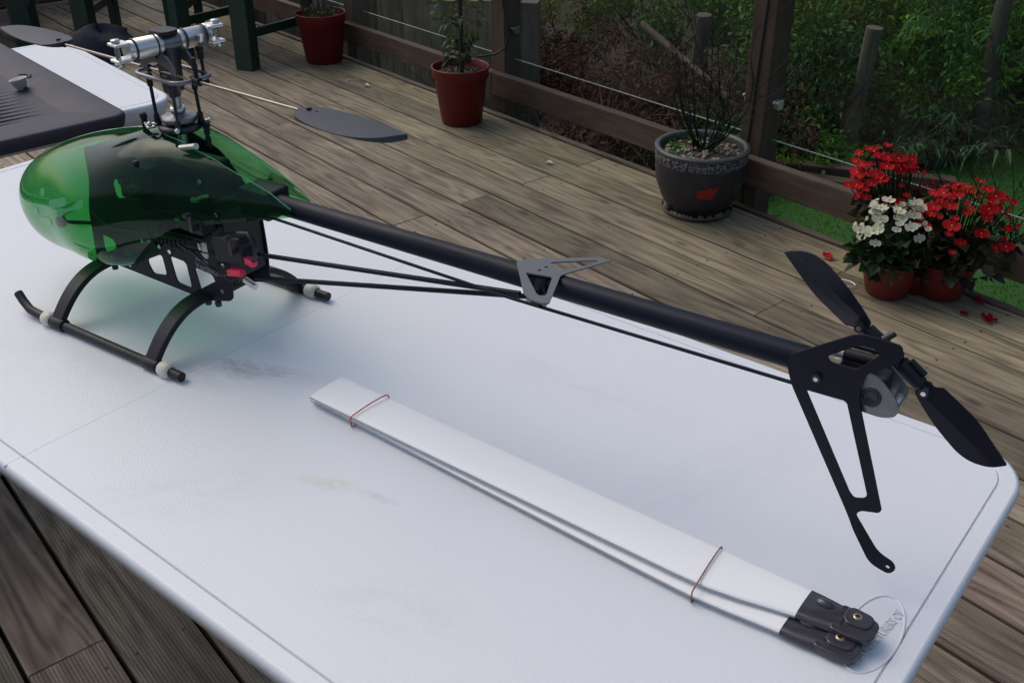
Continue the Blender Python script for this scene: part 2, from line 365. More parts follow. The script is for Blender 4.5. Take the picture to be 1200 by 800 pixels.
def rpoly(pts, rad, seg=5):
    """round the corners of a closed 2D polygon"""
    out = []; n = len(pts)
    for i in range(n):
        p = Vector(pts[i]); a = Vector(pts[i-1]); b = Vector(pts[(i+1) % n])
        ra = rad[i] if isinstance(rad, (list, tuple)) else rad
        da, db = (a-p), (b-p); la, lb = da.length, db.length; da.normalize(); db.normalize()
        d = min(ra, la*.45, lb*.45)
        p0, p1 = p+da*d, p+db*d
        for k in range(seg+1):
            t_ = k/seg; out.append(((1-t_)**2*p0+2*t_*(1-t_)*p+t_**2*p1))
    return [(q.x, q.y) for q in out]

def plate_mesh(outline, holes, th, fn, bev=0.0):
    """flat plate: 2D outline with holes, thickness th; fn maps (u, v, w) to xyz"""
    cu = bpy.data.curves.new('tmp', 'CURVE'); cu.dimensions = '2D'; cu.fill_mode = 'BOTH'
    cu.extrude = th/2; cu.bevel_depth = bev; cu.bevel_resolution = 1; cu.resolution_u = 1
    for lp in [outline]+list(holes):
        sp = cu.splines.new('POLY'); sp.points.add(len(lp)-1)
        for i, q in enumerate(lp): sp.points[i].co = (q[0], q[1], 0, 1)
        sp.use_cyclic_u = True
    o = bpy.data.objects.new('tmp', cu); col.objects.link(o)
    dg = bpy.context.evaluated_depsgraph_get()
    m = bpy.data.meshes.new_from_object(o.evaluated_get(dg)); bpy.data.objects.remove(o); bpy.data.curves.remove(cu)
    for v in m.vertices: v.co = fn(v.co.x, v.co.y, v.co.z)
    bm = bmesh.new(); bm.from_mesh(m); bmesh.ops.remove_doubles(bm, verts=bm.verts, dist=1e-6)
    bmesh.ops.recalc_face_normals(bm, faces=bm.faces); bm.to_mesh(m); bm.free(); return m

def text_mesh(body, size, th=.0003, align='CENTER', shear=0, bold=0):
    cu = bpy.data.curves.new('tmp', 'FONT'); cu.body = body; cu.size = size; cu.extrude = th/2; cu.align_x = align; cu.align_y = 'CENTER'
    cu.shear = shear; cu.resolution_u = 2; cu.offset = bold
    o = bpy.data.objects.new('tmp', cu); col.objects.link(o)
    dg = bpy.context.evaluated_depsgraph_get()
    m = bpy.data.meshes.new_from_object(o.evaluated_get(dg)); bpy.data.objects.remove(o); bpy.data.curves.remove(cu)
    return m

def leaves(P, D, L, W, fold=.25, droop=.15, U=None):
    """many leaves: base point P, direction D, length L, width W -> MB-like arrays (6 verts, 4 faces each)"""
    P = np.asarray(P, float); D = np.asarray(D, float); n = len(P)
    D = D/np.linalg.norm(D, axis=1, keepdims=True)
    L = np.broadcast_to(np.asarray(L, float), n)[:, None]; W = np.broadcast_to(np.asarray(W, float), n)[:, None]
    if U is None: U = nr.normal(size=(n, 3))+np.array([0, 0, 1.2])
    S = np.cross(D, U); S /= np.linalg.norm(S, axis=1, keepdims=True)+1e-9
    Nn = np.cross(S, D)
    dz = np.array([0, 0, -1.])
    mid = P+D*L*.45; tip = P+D*L+dz*L*droop
    a = mid+S*W*.5+Nn*W*fold; b = mid-S*W*.5+Nn*W*fold
    V = np.stack([P, a, tip, b, mid], 1).reshape(-1, 3)
    i = np.arange(n)[:, None]*5
    F = np.concatenate([i+[0, 1, 4], i+[4, 1, 2], i+[0, 4, 3], i+[4, 2, 3]], 1).reshape(-1, 3)
    return V, F
def np_mesh(name, V, F, smooth=False):
    m = bpy.data.meshes.new(name)
    m.vertices.add(len(V)); m.vertices.foreach_set('co', np.asarray(V, np.float32).ravel())
    m.loops.add(len(F)*3); m.loops.foreach_set('vertex_index', np.asarray(F, np.int32).ravel())
    m.polygons.add(len(F)); m.polygons.foreach_set('loop_start', np.arange(0, len(F)*3, 3, dtype=np.int32))
    m.polygons.foreach_set('loop_total', np.full(len(F), 3, np.int32))
    m.update(calc_edges=True); m.validate(); return m

# deck directions: d runs along the boards, n across them (towards the garden)
DX = Vector((.98070, -.19552, 0)); NX = Vector((.19552, .98070, 0)); DECK_RZ = math.atan2(-.19552, .98070)
def dn(d, n_, z=0): return DX*d + NX*n_ + Vector((0, 0, z))
GZ = -.9                                    # garden level below the deck

# ================================================================== SETTING
# ground: one big sheet
gm = MB(); gx = np.linspace(-60, 60, 61)
gpts = [(x, y, GZ-.03+(.9*max(0, min(1, (dv-9)/12)))) for y in gx for x in gx for dv in [y*.98+x*.19]]
gm.add(gpts, [(j*61+i, j*61+i+1, (j+1)*61+i+1, (j+1)*61+i) for j in range(60) for i in range(60)], True)
tag(gm.build('ground', 'earth'), 'dark earth under the deck and thicket', kind='structure')
# lawn: area right of the thicket
LP = [(-2.32, 3.0), (-2.30, 4.45), (-2.20, 4.95), (-1.9, 5.35), (-1.80, 6.1), (-1.62, 7.4), (-1.0, 9.5), (9, 9.5), (9, 1.5), (-2.32, 1.5)]
lm = MB(); lpts = []
for a, b in zip(LP, LP[1:]+LP[:1]):
    for k in range(6): q = Vector(a).lerp(Vector(b), k/6); lpts.append((q.x, q.y))
lm.add([dn(x, y, GZ) for x, y in lpts]+[dn(3, 4, GZ)], [(i, (i+1) % len(lpts), len(lpts)) for i in range(len(lpts))])
tag(lm.build('lawn', 'lawn'), kind='structure')
def inside(x, y):
    c_ = False
    for (x1, y1), (x2, y2) in zip(LP, LP[1:]+LP[:1]):
        if (y1 > y) != (y2 > y) and x < (x2-x1)*(y-y1)/(y2-y1)+x1: c_ = not c_
    return c_
P = []
while len(P) < 42000:
    x, y = rng.uniform(-2.35, 1.6), rng.uniform(2.6, 9.0)
    if inside(x, y): P.append(dn(x, y, GZ))
P = np.array([tuple(q) for q in P]); D = nr.normal(size=P.shape)*[.5, .5, .1]+[0, 0, 1]
V, F = leaves(P, D, nr.uniform(.018, .040, len(P)), .006, .1, .2)
tag(link('lawn_grass', np_mesh('lawn_grass', V, F), 'grass'), 'short green lawn grass beyond the railing', 'grass', kind='stuff')

# deck: joists (the deck mesh) with every board a child
dk = MB(); PITCH = .1465; N0 = 2.624
for jd in np.arange(-6.0, 2.6, .40): dk.box(dn(jd+.02, .6, -.105), (.047, 4.0, .14), Matrix.Rotation(DECK_RZ, 3, 'Z'))
for jn in (2.55, -1.3): dk.box(dn(-1.7, jn, -.185), (8.8, .047, .015), Matrix.Rotation(DECK_RZ, 3, 'Z'))
deck = dk.build('deck', 'joist'); tag(deck, kind='structure')
def board_mesh(L, wd=.1370, th=.028, bev=.003):
    m = MB(); y, b = wd/2, bev
    prof = [(-y, -th), (-y, -b), (-y+b, 0), (y-b, 0), (y, -b), (y, -th)]
    vs = [(sx*L/2, py, pz) for sx in (-1, 1) for py, pz in prof]
    fs = [tuple(range(5, -1, -1)), tuple(range(6, 12))]+[(i, (i+1) % 6, (i+1) % 6+6, i+6) for i in range(6)]
    return m.add(vs, fs).mesh('deck_board')
cache = {}
for k in range(26):
    n_ = N0-.0733-k*PITCH
    first = -1.66 if k % 2 == 0 else -.445
    cuts = sorted([first+j*2.44 for j in range(-3, 3)]); cuts = [x for x in cuts if -6.02 < x < 2.2]
    ends = [-6.02]+cuts+[2.2]
    for a, b in zip(ends[:-1], ends[1:]):
        L = round(b-a-.003, 4)
        if L < .1: continue
        if L not in cache: cache[L] = board_mesh(L)
        o = link('deck_board', cache[L], 'deck', deck)
        o.location = dn((a+b)/2, n_, rng.uniform(-.0008, .0008)); o.rotation_euler = (rng.uniform(-.004, .004), 0, DECK_RZ+rng.uniform(-.0004, .0004))
eb = MB().box((0, 0, 0), (8.2, .028, .09)).build('edge_batten', 'trim', deck); bevel(eb, .002)
eb.location = dn(-1.91, 2.644, -.041); eb.rotation_euler = (0, 0, DECK_RZ)
# screw heads where the boards cross the joists
sm_ = MB()
for k in range(24):
    n_ = N0-.0733-k*PITCH
    for jd in np.arange(-6.0, 2.2, .40):
        for q in (-.045, .045):
            c_ = dn(jd+.03+rng.uniform(-.004, .004), n_+q, .0012)
            sm_.lathe([(.0001, 0), (.0032, 0), (.0036, -.002)], c_, 7)
tag(sm_.build('board_screw', 'dark_metal', deck), kind='stuff')

# ================================================================== RAILING
rl = thing('deck_railing', 'brown timber deck railing with low rail, square posts and clear glass panels', 'railing')
POSTS = [-6.02, -4.98, -3.70, -2.445, -1.03, .40, 1.75]
def grooved_post(name, m, wd, h, parent, loc, rz=0, z0=-.9, crack=False):
    pm = MB().box((0, 0, (h+z0)/2), (wd, wd, h-z0)); o = pm.build(name, m, parent); bevel(o, .005)
    o.location = loc; o.rotation_euler = (0, 0, rz); return o
for i, d in enumerate(POSTS):
    o = grooved_post('post', 'post', .095, 1.05, rl, dn(d, 2.76, 0), DECK_RZ)
    if abs(d+1.03) < .01:
        ck = MB().tube([(-.004, -.0478, -.1), (-.010, -.0478, .2), (-.002, -.0478, .45), (.006, -.0478, .7), (.003, -.0478, 1.0)], [.003, .006, .0075, .006, .003], 6, flat=.9)
        ck.build('split', 'joist', o)
for i in range(len(POSTS)-1):
    a, b = POSTS[i], POSTS[i+1]; L = b-a-.002
    o = MB().box((0, 0, 0), (L, .040, .100)).build('rail', 'rail', rl); bevel(o, .003)
    o.location = dn((a+b)/2, 2.691, .120); o.rotation_euler = (0, 0, DECK_RZ)
    if i == 0: continue
    gl = MB().add([(-(L-.11)/2, 0, -.34), ((L-.11)/2, 0, -.34), ((L-.11)/2, 0, .34), (-(L-.11)/2, 0, .34)], [(0, 1, 2, 3)]).build('glass_panel', 'glass', rl)
    gl.location = dn((a+b)/2, 2.765, .226+.34); gl.rotation_euler = (0, 0, DECK_RZ)
    ge = MB().box((0, 0, -.343), (L-.11, .0060, .0022)).build('glass_edge', 'glass_edge', gl)
    for sd_ in (-1, 1):
        cl = MB(); x = sd_*(L/2-.062)
        cl.box((x, -.002, -.215), (.026, .026, .030)); cl.cyl((x-.008*sd_, -.018, -.207), (x-.008*sd_, -.026, -.207), .006); cl.cyl((x+.008*sd_, -.018, -.207), (x+.008*sd_, -.026, -.207), .006)
        o = cl.build('glass_clamp', 'silver' if (i, sd_) in ((3, 1), (4, -1)) else 'grey_alu', gl); bevel(o, .002)
hr = MB().box((0, 0, 0), (8.0, .12, .035)).build('handrail', 'rail', rl); hr.location = dn(-2.1, 2.76, 1.07); hr.rotation_euler = (0, 0, DECK_RZ)
# hose down the post with its clip
hz = MB().tube([dn(-2.395, 2.700, .95), dn(-2.40, 2.700, .62), dn(-2.395, 2.702, .47), dn(-2.37, 2.703, .40), dn(-2.355, 2.698, .345), dn(-2.365, 2.69, .29), dn(-2.395, 2.66, .262), dn(-2.42, 2.63, .255), dn(-2.45, 2.60, .25)], .0045, 8)
tag(hz.build('irrigation_hose', 'hose'), 'thin black hose running down the post behind the red pot with the leafy stem', 'hose')

# low return fence on the far left, beyond the chairs
lf = thing('boarded_fence', 'warm brown boarded fence at the far left end of the deck', 'fence')
bmesh_cache = MB().box((0, 0, 0), (.098, .016, 1.25)).mesh('fence_plank')
for i in range(16):
    o = link('fence_plank', bmesh_cache, 'fence_red', lf); n_ = .75+i*.102
    o.location = dn(-6.10+rng.uniform(-.003, .003), n_, .62); o.rotation_euler = (0, rng.uniform(-.004, .004), DECK_RZ+math.pi/2)
o = MB().box((0, 0, 0), (1.75, .03, .03)).build('bottom_rail', 'trim', lf); o.location = dn(-6.075, 1.55, .03); o.rotation_euler = (0, 0, DECK_RZ+math.pi/2)

# close boarded fence beyond the deck edge
cf = thing('timber_fence', 'weathered close boarded fence of narrow vertical planks behind the red pots', 'fence')
E0 = dn(-3.90, 4.20); E1 = dn(-6.9, 1.98+.0); fd = (E1-E0).normalized(); fl = (E1-E0).length; frz = math.atan2(fd.y, fd.x)
pm = MB().box((0, 0, -.45), (.098, .018, .92)); pl_mesh = pm.mesh('fence_plank')
i = 0; s_ = .12
while s_ < fl+1.6:
    o = link('fence_plank', pl_mesh, 'fence', cf); q = E0+fd*s_
    o.location = (q.x, q.y, .005+rng.uniform(-.012, .012)); o.rotation_euler = (rng.uniform(-.01, .01), rng.uniform(-.006, .006), frz+.10)
    s_ += .0895; i += 1
for z in (-.12, -.7):
    o = MB().box((0, 0, 0), (fl+1.6, .04, .07)).build('fence_rail', 'fence', cf); q = E0+fd*(fl+1.6)/2+Vector((-fd.y, fd.x, 0))*(-.05)
    o.location = (q.x, q.y, z); o.rotation_euler = (0, 0, frz)
grooved_post('fence_post', 'oldpost', .11, .03, cf, E0+fd*0.03, frz)

# ================================================================== GARDEN POSTS, LOGS
def garden_post(label, base, top, rad):
    m = MB(); b, t_ = Vector(base), Vector(top)
    pts = [b.lerp(t_, k/6)+Vector((rng.uniform(-.004, .004), rng.uniform(-.004, .004), 0)) for k in range(7)]
    m.tube(pts, [rad*(1+rng.uniform(-.04, .04)) for _ in pts], 12)
    return tag(m.build('garden_post', 'oldpost'), label, 'post', 'round posts in the garden border')
garden_post('short grey round post among green leaves, left of the tall pale post', (-1.222, 5.854, GZ-.1), (-1.16, 5.85, -.05), .050)
garden_post('tall pale leaning post rising out of the frame beside the lawn', (-.603, 6.497, GZ-.1), (-.62, 6.42, 1.0), .052)
garden_post('mossy post with sawn top behind the dark needle plant', (-2.28, 5.75, GZ-.1), (-2.25, 5.72, -.10), .052)
def log(name, label, a, b, rad, m='pale_bark', cat='log'):
    a, b = Vector(a), Vector(b); k = 9
    pts = [a.lerp(b, i/k)+Vector((rng.uniform(-1, 1), rng.uniform(-1, 1), rng.uniform(-1, 1)))*rad*.35 for i in range(k+1)]
    mm = MB(); mm.tube(pts, [rad*(1+rng.uniform(-.12, .12)) for _ in pts], 10)
    return tag(mm.build(name, m), label, cat)
log('edging_log', 'pale round edging log lying along the back of the lawn', (-.585, 6.46, GZ+.02), (-.25, 8.0, GZ+.05), .036, 'oldpost')
log('fallen_branch', 'pale flaking branch sloping down behind the needle plant', (-2.62, 5.55, -.18), (-1.86, 5.40, -.50), .024, cat='branch')
o = MB().box((0, 0, 0), (1.05, .09, .10)).build('timber_edging', 'rail'); o.location = dn(-2.02, 5.22, GZ+.05); o.rotation_euler = (0, 0, R(20)); bevel(o, .006)
tag(o, 'low brown timber edging lying at the corner of the lawn behind the red flowers', 'timber')
o = MB().box((0, 0, 0), (.9, .09, .09)).build('timber_edging', 'rail'); o.location = dn(-2.15, 4.93, GZ+.045); o.rotation_euler = (0, 0, R(14)); bevel(o, .006)
tag(o, 'second brown edging timber nearest the railing, left of the lawn', 'timber')

# ================================================================== GARDEN PLANTS
def twigs(m, base, n, L, rad, spread=.6, seg=4, kids=2):
    for _ in range(n):
        p = Vector(base)+Vector((rng.gauss(0, .05), rng.gauss(0, .05), 0)); d = Vector((rng.gauss(0, spread), rng.gauss(0, spread), 1)).normalized()
        pts = [p.copy()]; ll = L*rng.uniform(.6, 1.1)
        for k in range(seg):
            d = (d+Vector((rng.gauss(0, .18), rng.gauss(0, .18), rng.gauss(-.04, .1)))).normalized(); p = p+d*ll/seg; pts.append(p.copy())
        m.tube(pts, [rad*(1-.75*k/seg) for k in range(seg+1)], 5, False)
        for _ in range(kids):
            j = rng.randint(1, seg-1); q = pts[j]; dd = (d+Vector((rng.gauss(0, .7), rng.gauss(0, .7), rng.gauss(.1, .4)))).normalized()
            m.tube([q, q+dd*ll*.18, q+dd*ll*.34+Vector((0, 0, rng.uniform(-.03, .05)))], [rad*.55, rad*.4, rad*.2], 4, False)
def clump_points(c_, rad, n, clumps=26):
    """leaf positions in clumps spread through an uneven ellipsoid"""
    c_ = np.array(c_, float); rad = np.array(rad, float)
    dr = nr.normal(size=(clumps, 3)); dr /= np.linalg.norm(dr, axis=1, keepdims=True)
    cc = dr*nr.uniform(.35, 1., (clumps, 1))**.7*rad
    idx = nr.integers(0, clumps, n); sz = nr.uniform(.16, .34, clumps)*rad.mean()
    off = nr.normal(size=(n, 3))*sz[idx][:, None]*.6
    P = c_+cc[idx]+off
    return P, off+cc[idx]*.35
def shrub(name, label, c_, rad, n, L, W, leaf, stem='bark', group=None, clumps=26, cat='shrub', upb=.25):
    t_ = thing(name, label, cat, (c_[0], c_[1], GZ), 0, group)
    rel = (0, 0, c_[2]-GZ)
    P, D = clump_points(rel, rad, n, clumps); k = P[:, 2] > .01; P, D = P[k], D[k]
    D = D/np.linalg.norm(D, axis=1, keepdims=True)+nr.normal(size=P.shape)*.7+[0, 0, upb]
    V, F = leaves(P, D, nr.uniform(.6, 1.25, len(P))*L, nr.uniform(.7, 1.2, len(P))*W, .2, .25)
    tag(link('foliage', np_mesh('foliage', V, F), leaf, t_), kind='stuff')
    m = MB(); twigs(m, (0, 0, 0), 9, (c_[2]-GZ)+rad[2]*.6, .012, .35, 5, 3)
    m.build('stem', stem, t_)
    return t_
# backdrop hedge: far mass that reads as one
hp, hd_ = [], []
for _ in range(150):
    d = rng.uniform(-10.5, 4.5); n_ = rng.uniform(8.4, 10.6); z = rng.uniform(-.9, 2.6)
    P, D = clump_points(tuple(dn(d, n_, z)), (.75, .75, .6), 520, 7); hp.append(P); hd_.append(D)
P = np.concatenate(hp); D = np.concatenate(hd_); D /= np.linalg.norm(D, axis=1, keepdims=True); D += nr.normal(size=P.shape)*.7
V, F = leaves(P, D, nr.uniform(.09, .17, len(P)), nr.uniform(.05, .08, len(P)), .2, .2)
tag(link('hedge', np_mesh('hedge', V, F), 'leaf_dark'), 'tall dark evergreen mass closing off the back of the garden', 'hedge', kind='stuff')
bk = MB()
for i in range(40):
    a = -12+i*.45; bk.add([dn(a, 10.9+.4*math.sin(i*1.7), GZ), dn(a+.45, 10.9+.4*math.sin((i+1)*1.7), GZ), dn(a+.45, 10.9+.4*math.sin((i+1)*1.7), 3.2), dn(a, 10.9+.4*math.sin(i*1.7), 3.2)], [(0, 1, 2, 3)])
tag(bk.build('earth_bank', 'earth'), kind='structure')

G = 'shrubs at the back of the garden'
shrub('green_shrub', 'mid green leafy shrub at the top centre behind the red brown thicket', (-3.15, 6.75, -.32), (.62, .5, .42), 4600, .055, .022, 'leaf_green', group=G)
shrub('green_shrub', 'bright green shrub above the thicket, just right of the fence end', (-3.95, 6.35, -.34), (.60, .5, .40), 4200, .055, .020, 'leaf_olive', group=G)
shrub('green_shrub', 'green shrub behind the mossy sawn topped post', (-2.45, 7.0, -.28), (.55, .5, .45), 3600, .06, .024, 'leaf_green', group=G)
shrub('olive_shrub', 'yellowish green shrub just right of the large railing post', (-1.85, 6.75, -.15), (.50, .4, .36), 3400, .055, .020, 'leaf_olive', group=G)
shrub('dark_shrub', 'dark shrub low down between the railing post and the short grey post', (-1.75, 6.1, -.42), (.6, .5, .5), 3600, .055, .024, 'leaf_dark', group=G)
shrub('green_shrub', 'lighter green shrub between the two grey garden posts', (-1.05, 6.9, -.22), (.60, .5, .50), 3600, .07, .026, 'leaf_green', group=G)
shrub('dark_shrub', 'deep green shrub above and behind the short grey post', (-1.35, 7.9, .35), (.9, .7, .7), 4200, .08, .03, 'leaf_dark', group=G)
shrub('dark_shrub', 'dark bushy shrub at the far right edge behind the tall post', (.45, 8.6, -.1), (.95, .8, .8), 4600, .08, .028, 'leaf_dark', group=G)
shrub('dark_shrub', 'dark leafy bush right of the tall leaning post', (-.15, 7.7, -.35), (.5, .45, .5), 2800, .07, .022, 'leaf_grey', group=G)
shrub('leafy_shrub', 'leafy green shrub in front of the bamboo, between the two grey posts', (-.95, 6.35, -.52), (.36, .3, .32), 2200, .055, .026, 'leaf_green', group=G)
shrub('leafy_shrub', 'dark leafy shrub touching the left side of the short grey post', (-1.45, 6.0, -.50), (.34, .28, .36), 2200, .05, .026, 'leaf_dark', group=G)
shrub('leafy_shrub', 'bushy shrub right behind the foot of the tall leaning post', (-.35, 6.95, -.55), (.40, .32, .34), 2200, .05, .024, 'leaf_dark', group=G)
shrub('low_shrub', 'small pale leaved ground plant in front of the short grey post', (-1.45, 5.55, -.78), (.42, .26, .13), 1100, .05, .022, 'leaf_green', group=G)

def bamboo(label, c_, h, n, leaf='leaf_bamboo', spread=.35):
    t_ = thing('bamboo_plant', label, 'bamboo', (c_[0], c_[1], GZ), 0, 'bamboo clumps beside the lawn')
    m = MB(); P = []; D = []
    for _ in range(n):
        x, y = rng.gauss(0, .09), rng.gauss(0, .09); lx, ly = rng.gauss(0, spread), rng.gauss(0, spread); hh = h*rng.uniform(.65, 1.05)
        pts = [Vector((x+lx*(k/6)**2, y+ly*(k/6)**2, hh*k/6*(1-.06*(k/6)))) for k in range(7)]
        m.tube(pts, [.007-.0008*k for k in range(7)], 6, False)
        for k in range(1, 7):
            for _ in range(5):
                q = pts[k].lerp(pts[k-1], rng.random()); az = rng.uniform(0, 6.28); b_ = Vector((math.cos(az), math.sin(az), rng.uniform(-.1, .5)))*.12*rng.uniform(.5, 1.6)
                tip = q+b_
                for _ in range(5):
                    P.append(tuple(q.lerp(tip, rng.uniform(.5, 1)))); D.append((b_.x*6+rng.gauss(0, .45), b_.y*6+rng.gauss(0, .45), rng.gauss(-.35, .35)))
    V, F = leaves(P, D, nr.uniform(.055, .115, len(P)), nr.uniform(.011, .019, len(P)), .15, .35)
    tag(link('foliage', np_mesh('foliage', V, F), leaf, t_), kind='stuff'); m.build('cane', 'twig', t_)
bamboo('bamboo with long narrow leaves just left of the tall leaning post', (-.98, 6.55), 1.15, 12)
bamboo('bamboo spray arching over the lawn edge left of the tall post base', (-.83, 6.12), .42, 7, 'leaf_grey')
bamboo('tall bamboo behind the tall leaning post', (-.45, 7.3), 1.5, 14)
bamboo('bamboo at the top right corner of the garden', (.1, 7.55), 1.3, 13)
bamboo('bamboo clump between the short grey post and the dark gap', (-1.3, 6.6), 1.0, 10, 'leaf_bamboo')

# red brown thicket: uncountable undergrowth
tp, td = [], []
for _ in range(75):
    d = rng.uniform(-6.2, -2.45); n_ = rng.uniform(3.9, 5.6); z = GZ+rng.uniform(.04, .40)*min(1, (n_-3.3)/1.2)
    if n_ < 4.4 and d < -3.7: continue
    P, D = clump_points(tuple(dn(d, n_, z)), (.34, .34, .24), 300, 6); tp.append(P); td.append(D)
P = np.concatenate(tp); D = np.concatenate(td); D /= np.linalg.norm(D, axis=1, keepdims=True); D += nr.normal(size=P.shape)*.8
V, F = leaves(P, D, nr.uniform(.03, .075, len(P)), nr.uniform(.012, .022, len(P)), .2, .3)
tag(link('dead_thicket', np_mesh('dead_thicket', V, F), 'leaf_brown'), 'tangled red brown dead undergrowth beyond the middle glass panel', 'undergrowth', kind='stuff')
m = MB()
for _ in range(70):
    d = rng.uniform(-6., -2.2); n_ = rng.uniform(3.4, 5.4)
    twigs(m, dn(d, n_, GZ), 3, rng.uniform(.35, .75), .0055, .7, 5, 3)
tag(m.build('red_twigs', 'twig_red'), 'thin red brown stems standing in the dead undergrowth', 'twigs', kind='stuff')
for lab, (d, n_), L, nn in (('pale bare twiggy stems just beyond the middle glass panel', (-3.05, 3.75), .75, 7), ('pale forked twigs behind the dark needle plant', (-2.3, 3.9), .8, 5), ('fine grey twigs under the low rail left of the glazed pot', (-2.1, 3.25), .45, 6)):
    m = MB(); twigs(m, dn(d, n_, GZ+(.15 if L > .5 else .0)), nn, L, .006, .75, 5, 3)
    tag(m.build('bare_bush', 'twig'), lab, 'twigs')
shrub('low_shrub', 'low weeds growing under the rail left of the glazed pot', (-1.55, 3.80, -.74), (.55, .30, .14), 2000, .045, .018, 'leaf_dark', group=G)
shrub('low_shrub', 'dark ground plants behind the glazed pot and railing post', (-1.75, 4.95, -.72), (.45, .40, .18), 2400, .05, .02, 'leaf_dark', group=G)
m = MB()
for _ in range(26): twigs(m, dn(-.93+rng.gauss(0, .10), 4.95+rng.gauss(0, .1), GZ), 1, .85, .004, .25, 5, 1)
V, F = leaves([(0, 0, 0)], [(0, 0, 1)], .01, .004)
tag(m.build('wispy_bush', 'needle'), 'thin dark wispy stems at the right edge behind the railing', 'twigs')

# ================================================================== FOLDING TABLES
def table_leaf(sx, L, Wd, Rc, parent):
    """one half of the folding top; sx=+1/-1; seam at x=0"""
    rings = [(-.004, -.040), (.017, -.050), (.0012, -.011), (.0018, -.003), (.0065, -.0002), (.0225, 0), (.0232, -.0014), (.0246, -.0014), (.0253, 0), (.05, 0)]  # skirt undercut to darken the edge, shade put into the shape
    m = MB(); S = 10; allv = []
    for ins, z in rings:
        i_ = max(ins, 0); rr_ = max(Rc-i_, .01); x1 = L-i_; y0, y1 = i_, Wd-i_
        pts = [(0.0003, y0)]
        for k in range(S+1): a = -math.pi/2+math.pi/2*k/S; pts.append((x1-rr_+rr_*math.cos(a), y0+rr_+rr_*math.sin(a)))
        for k in range(S+1): a = math.pi/2*k/S; pts.append((x1-rr_+rr_*math.cos(a), y1-rr_+rr_*math.sin(a)))
        pts.append((0.0003, y1))
        allv.append([(sx*x, y, z) for x, y in pts])
    n_ = len(allv[0]); vs = [p for r_ in allv for p in r_]; fs = []
    for i in range(1, len(rings)-1):
        for j in range(n_-1): fs.append((i*n_+j, i*n_+j+1, (i+1)*n_+j+1, (i+1)*n_+j))
    fs.append(tuple((len(rings)-1)*n_+j for j in range(n_)))       # top
    fs.append(tuple(n_+j for j in range(n_)))                       # underside
    m.add(vs, fs)
    cap = [vs[i*n_] for i in range(1, len(rings))]+[vs[i*n_+n_-1] for i in range(len(rings)-1, 0, -1)]   # seam face keeps its own vertices
    me = m.add(cap, [tuple(range(len(cap)))]).mesh('table_leaf')
    o = link('table_leaf', me, 'white_plastic', parent)
    me.materials.append(M['groove'])
    for p in me.polygons:
        zz = [me.vertices[i].co.z for i in p.vertices]
        if max(zz) < -.0009 and min(zz) > -.0016 and p.center.y < Wd-.045: p.material_index = 1
        if abs(p.normal.z) < .999 and len(p.vertices) == 4 and max(zz) < -.0001: p.use_smooth = True
    return o
def table_legs(parent, L, Wd):
    for sx in (-1, 1):
        m = MB(); x = sx*(L-.055)
        for y in (.16, Wd-.16): m.tube([(x, y, -.04), (x+sx*.01, y, -.73)], .0125, 10)
        m.tube([(x+sx*.008, .16, -.60), (x+sx*.008, Wd-.16, -.60)], .0115, 10); m.tube([(x, .16, -.055), (x, Wd-.16, -.055)], .0125, 10)
        m.build('leg_frame', 'steel_leg', parent)
tb = thing('folding_table', 'large white plastic folding table with rounded corners holding the model helicopter', 'table', (0, 0, .73))
M['white_marked'] = M['white_plastic'].copy(); M['white_marked'].name = 'used table plastic'
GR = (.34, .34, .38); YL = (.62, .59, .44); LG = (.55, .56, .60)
add_soft_marks(M['white_marked'], [(.040, .300, .055, .030, .2, GR, .9), (.075, .318, .07, .018, .45, GR, .6), (.02, .27, .09, .05, .3, LG, .5), (.322, .212, .030, .014, .6, YL, .8), (.295, .203, .030, .012, .4, YL, .5), (.372, .226, .035, .008, .2, LG, .8),  # dark grey entries darken the top softly under the helicopter
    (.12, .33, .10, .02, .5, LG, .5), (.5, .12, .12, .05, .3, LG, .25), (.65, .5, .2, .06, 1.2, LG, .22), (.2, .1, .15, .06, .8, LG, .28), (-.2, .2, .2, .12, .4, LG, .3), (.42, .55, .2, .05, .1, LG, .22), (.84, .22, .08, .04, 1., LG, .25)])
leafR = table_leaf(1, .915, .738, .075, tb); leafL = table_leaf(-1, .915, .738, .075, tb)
for o in (leafR, leafL): o.data.materials[0] = M['white_marked']
table_legs(tb, .915, .738)
sg = MB().box((0, .369, -.0014), (.0006, .735, .002)); sg.build('fold_seam', 'white_plastic', tb)
# smears
def smear(c_, sx, sy, n, m, rz=0, name='smear'):
    mm = MB()
    for _ in range(n):
        x, y = rng.gauss(0, sx), rng.gauss(0, sy); q = Matrix.Rotation(rz, 3, 'Z') @ Vector((x, y, 0)); rr_ = rng.uniform(.0008, .0035)
        k = 8; ph = rng.uniform(0, 6)
        pts = [(c_[0]+q.x+rr_*math.cos(6.283*j/k)*(1.7 if sx > sy else 1)*rng.uniform(.7, 1.2), c_[1]+q.y+rr_*math.sin(6.283*j/k)*rng.uniform(.6, 1.2), .0004+.00002*_) for j in range(k)]
        mm.add(pts, [tuple(range(k))])
    mm.build(name, m, tb)

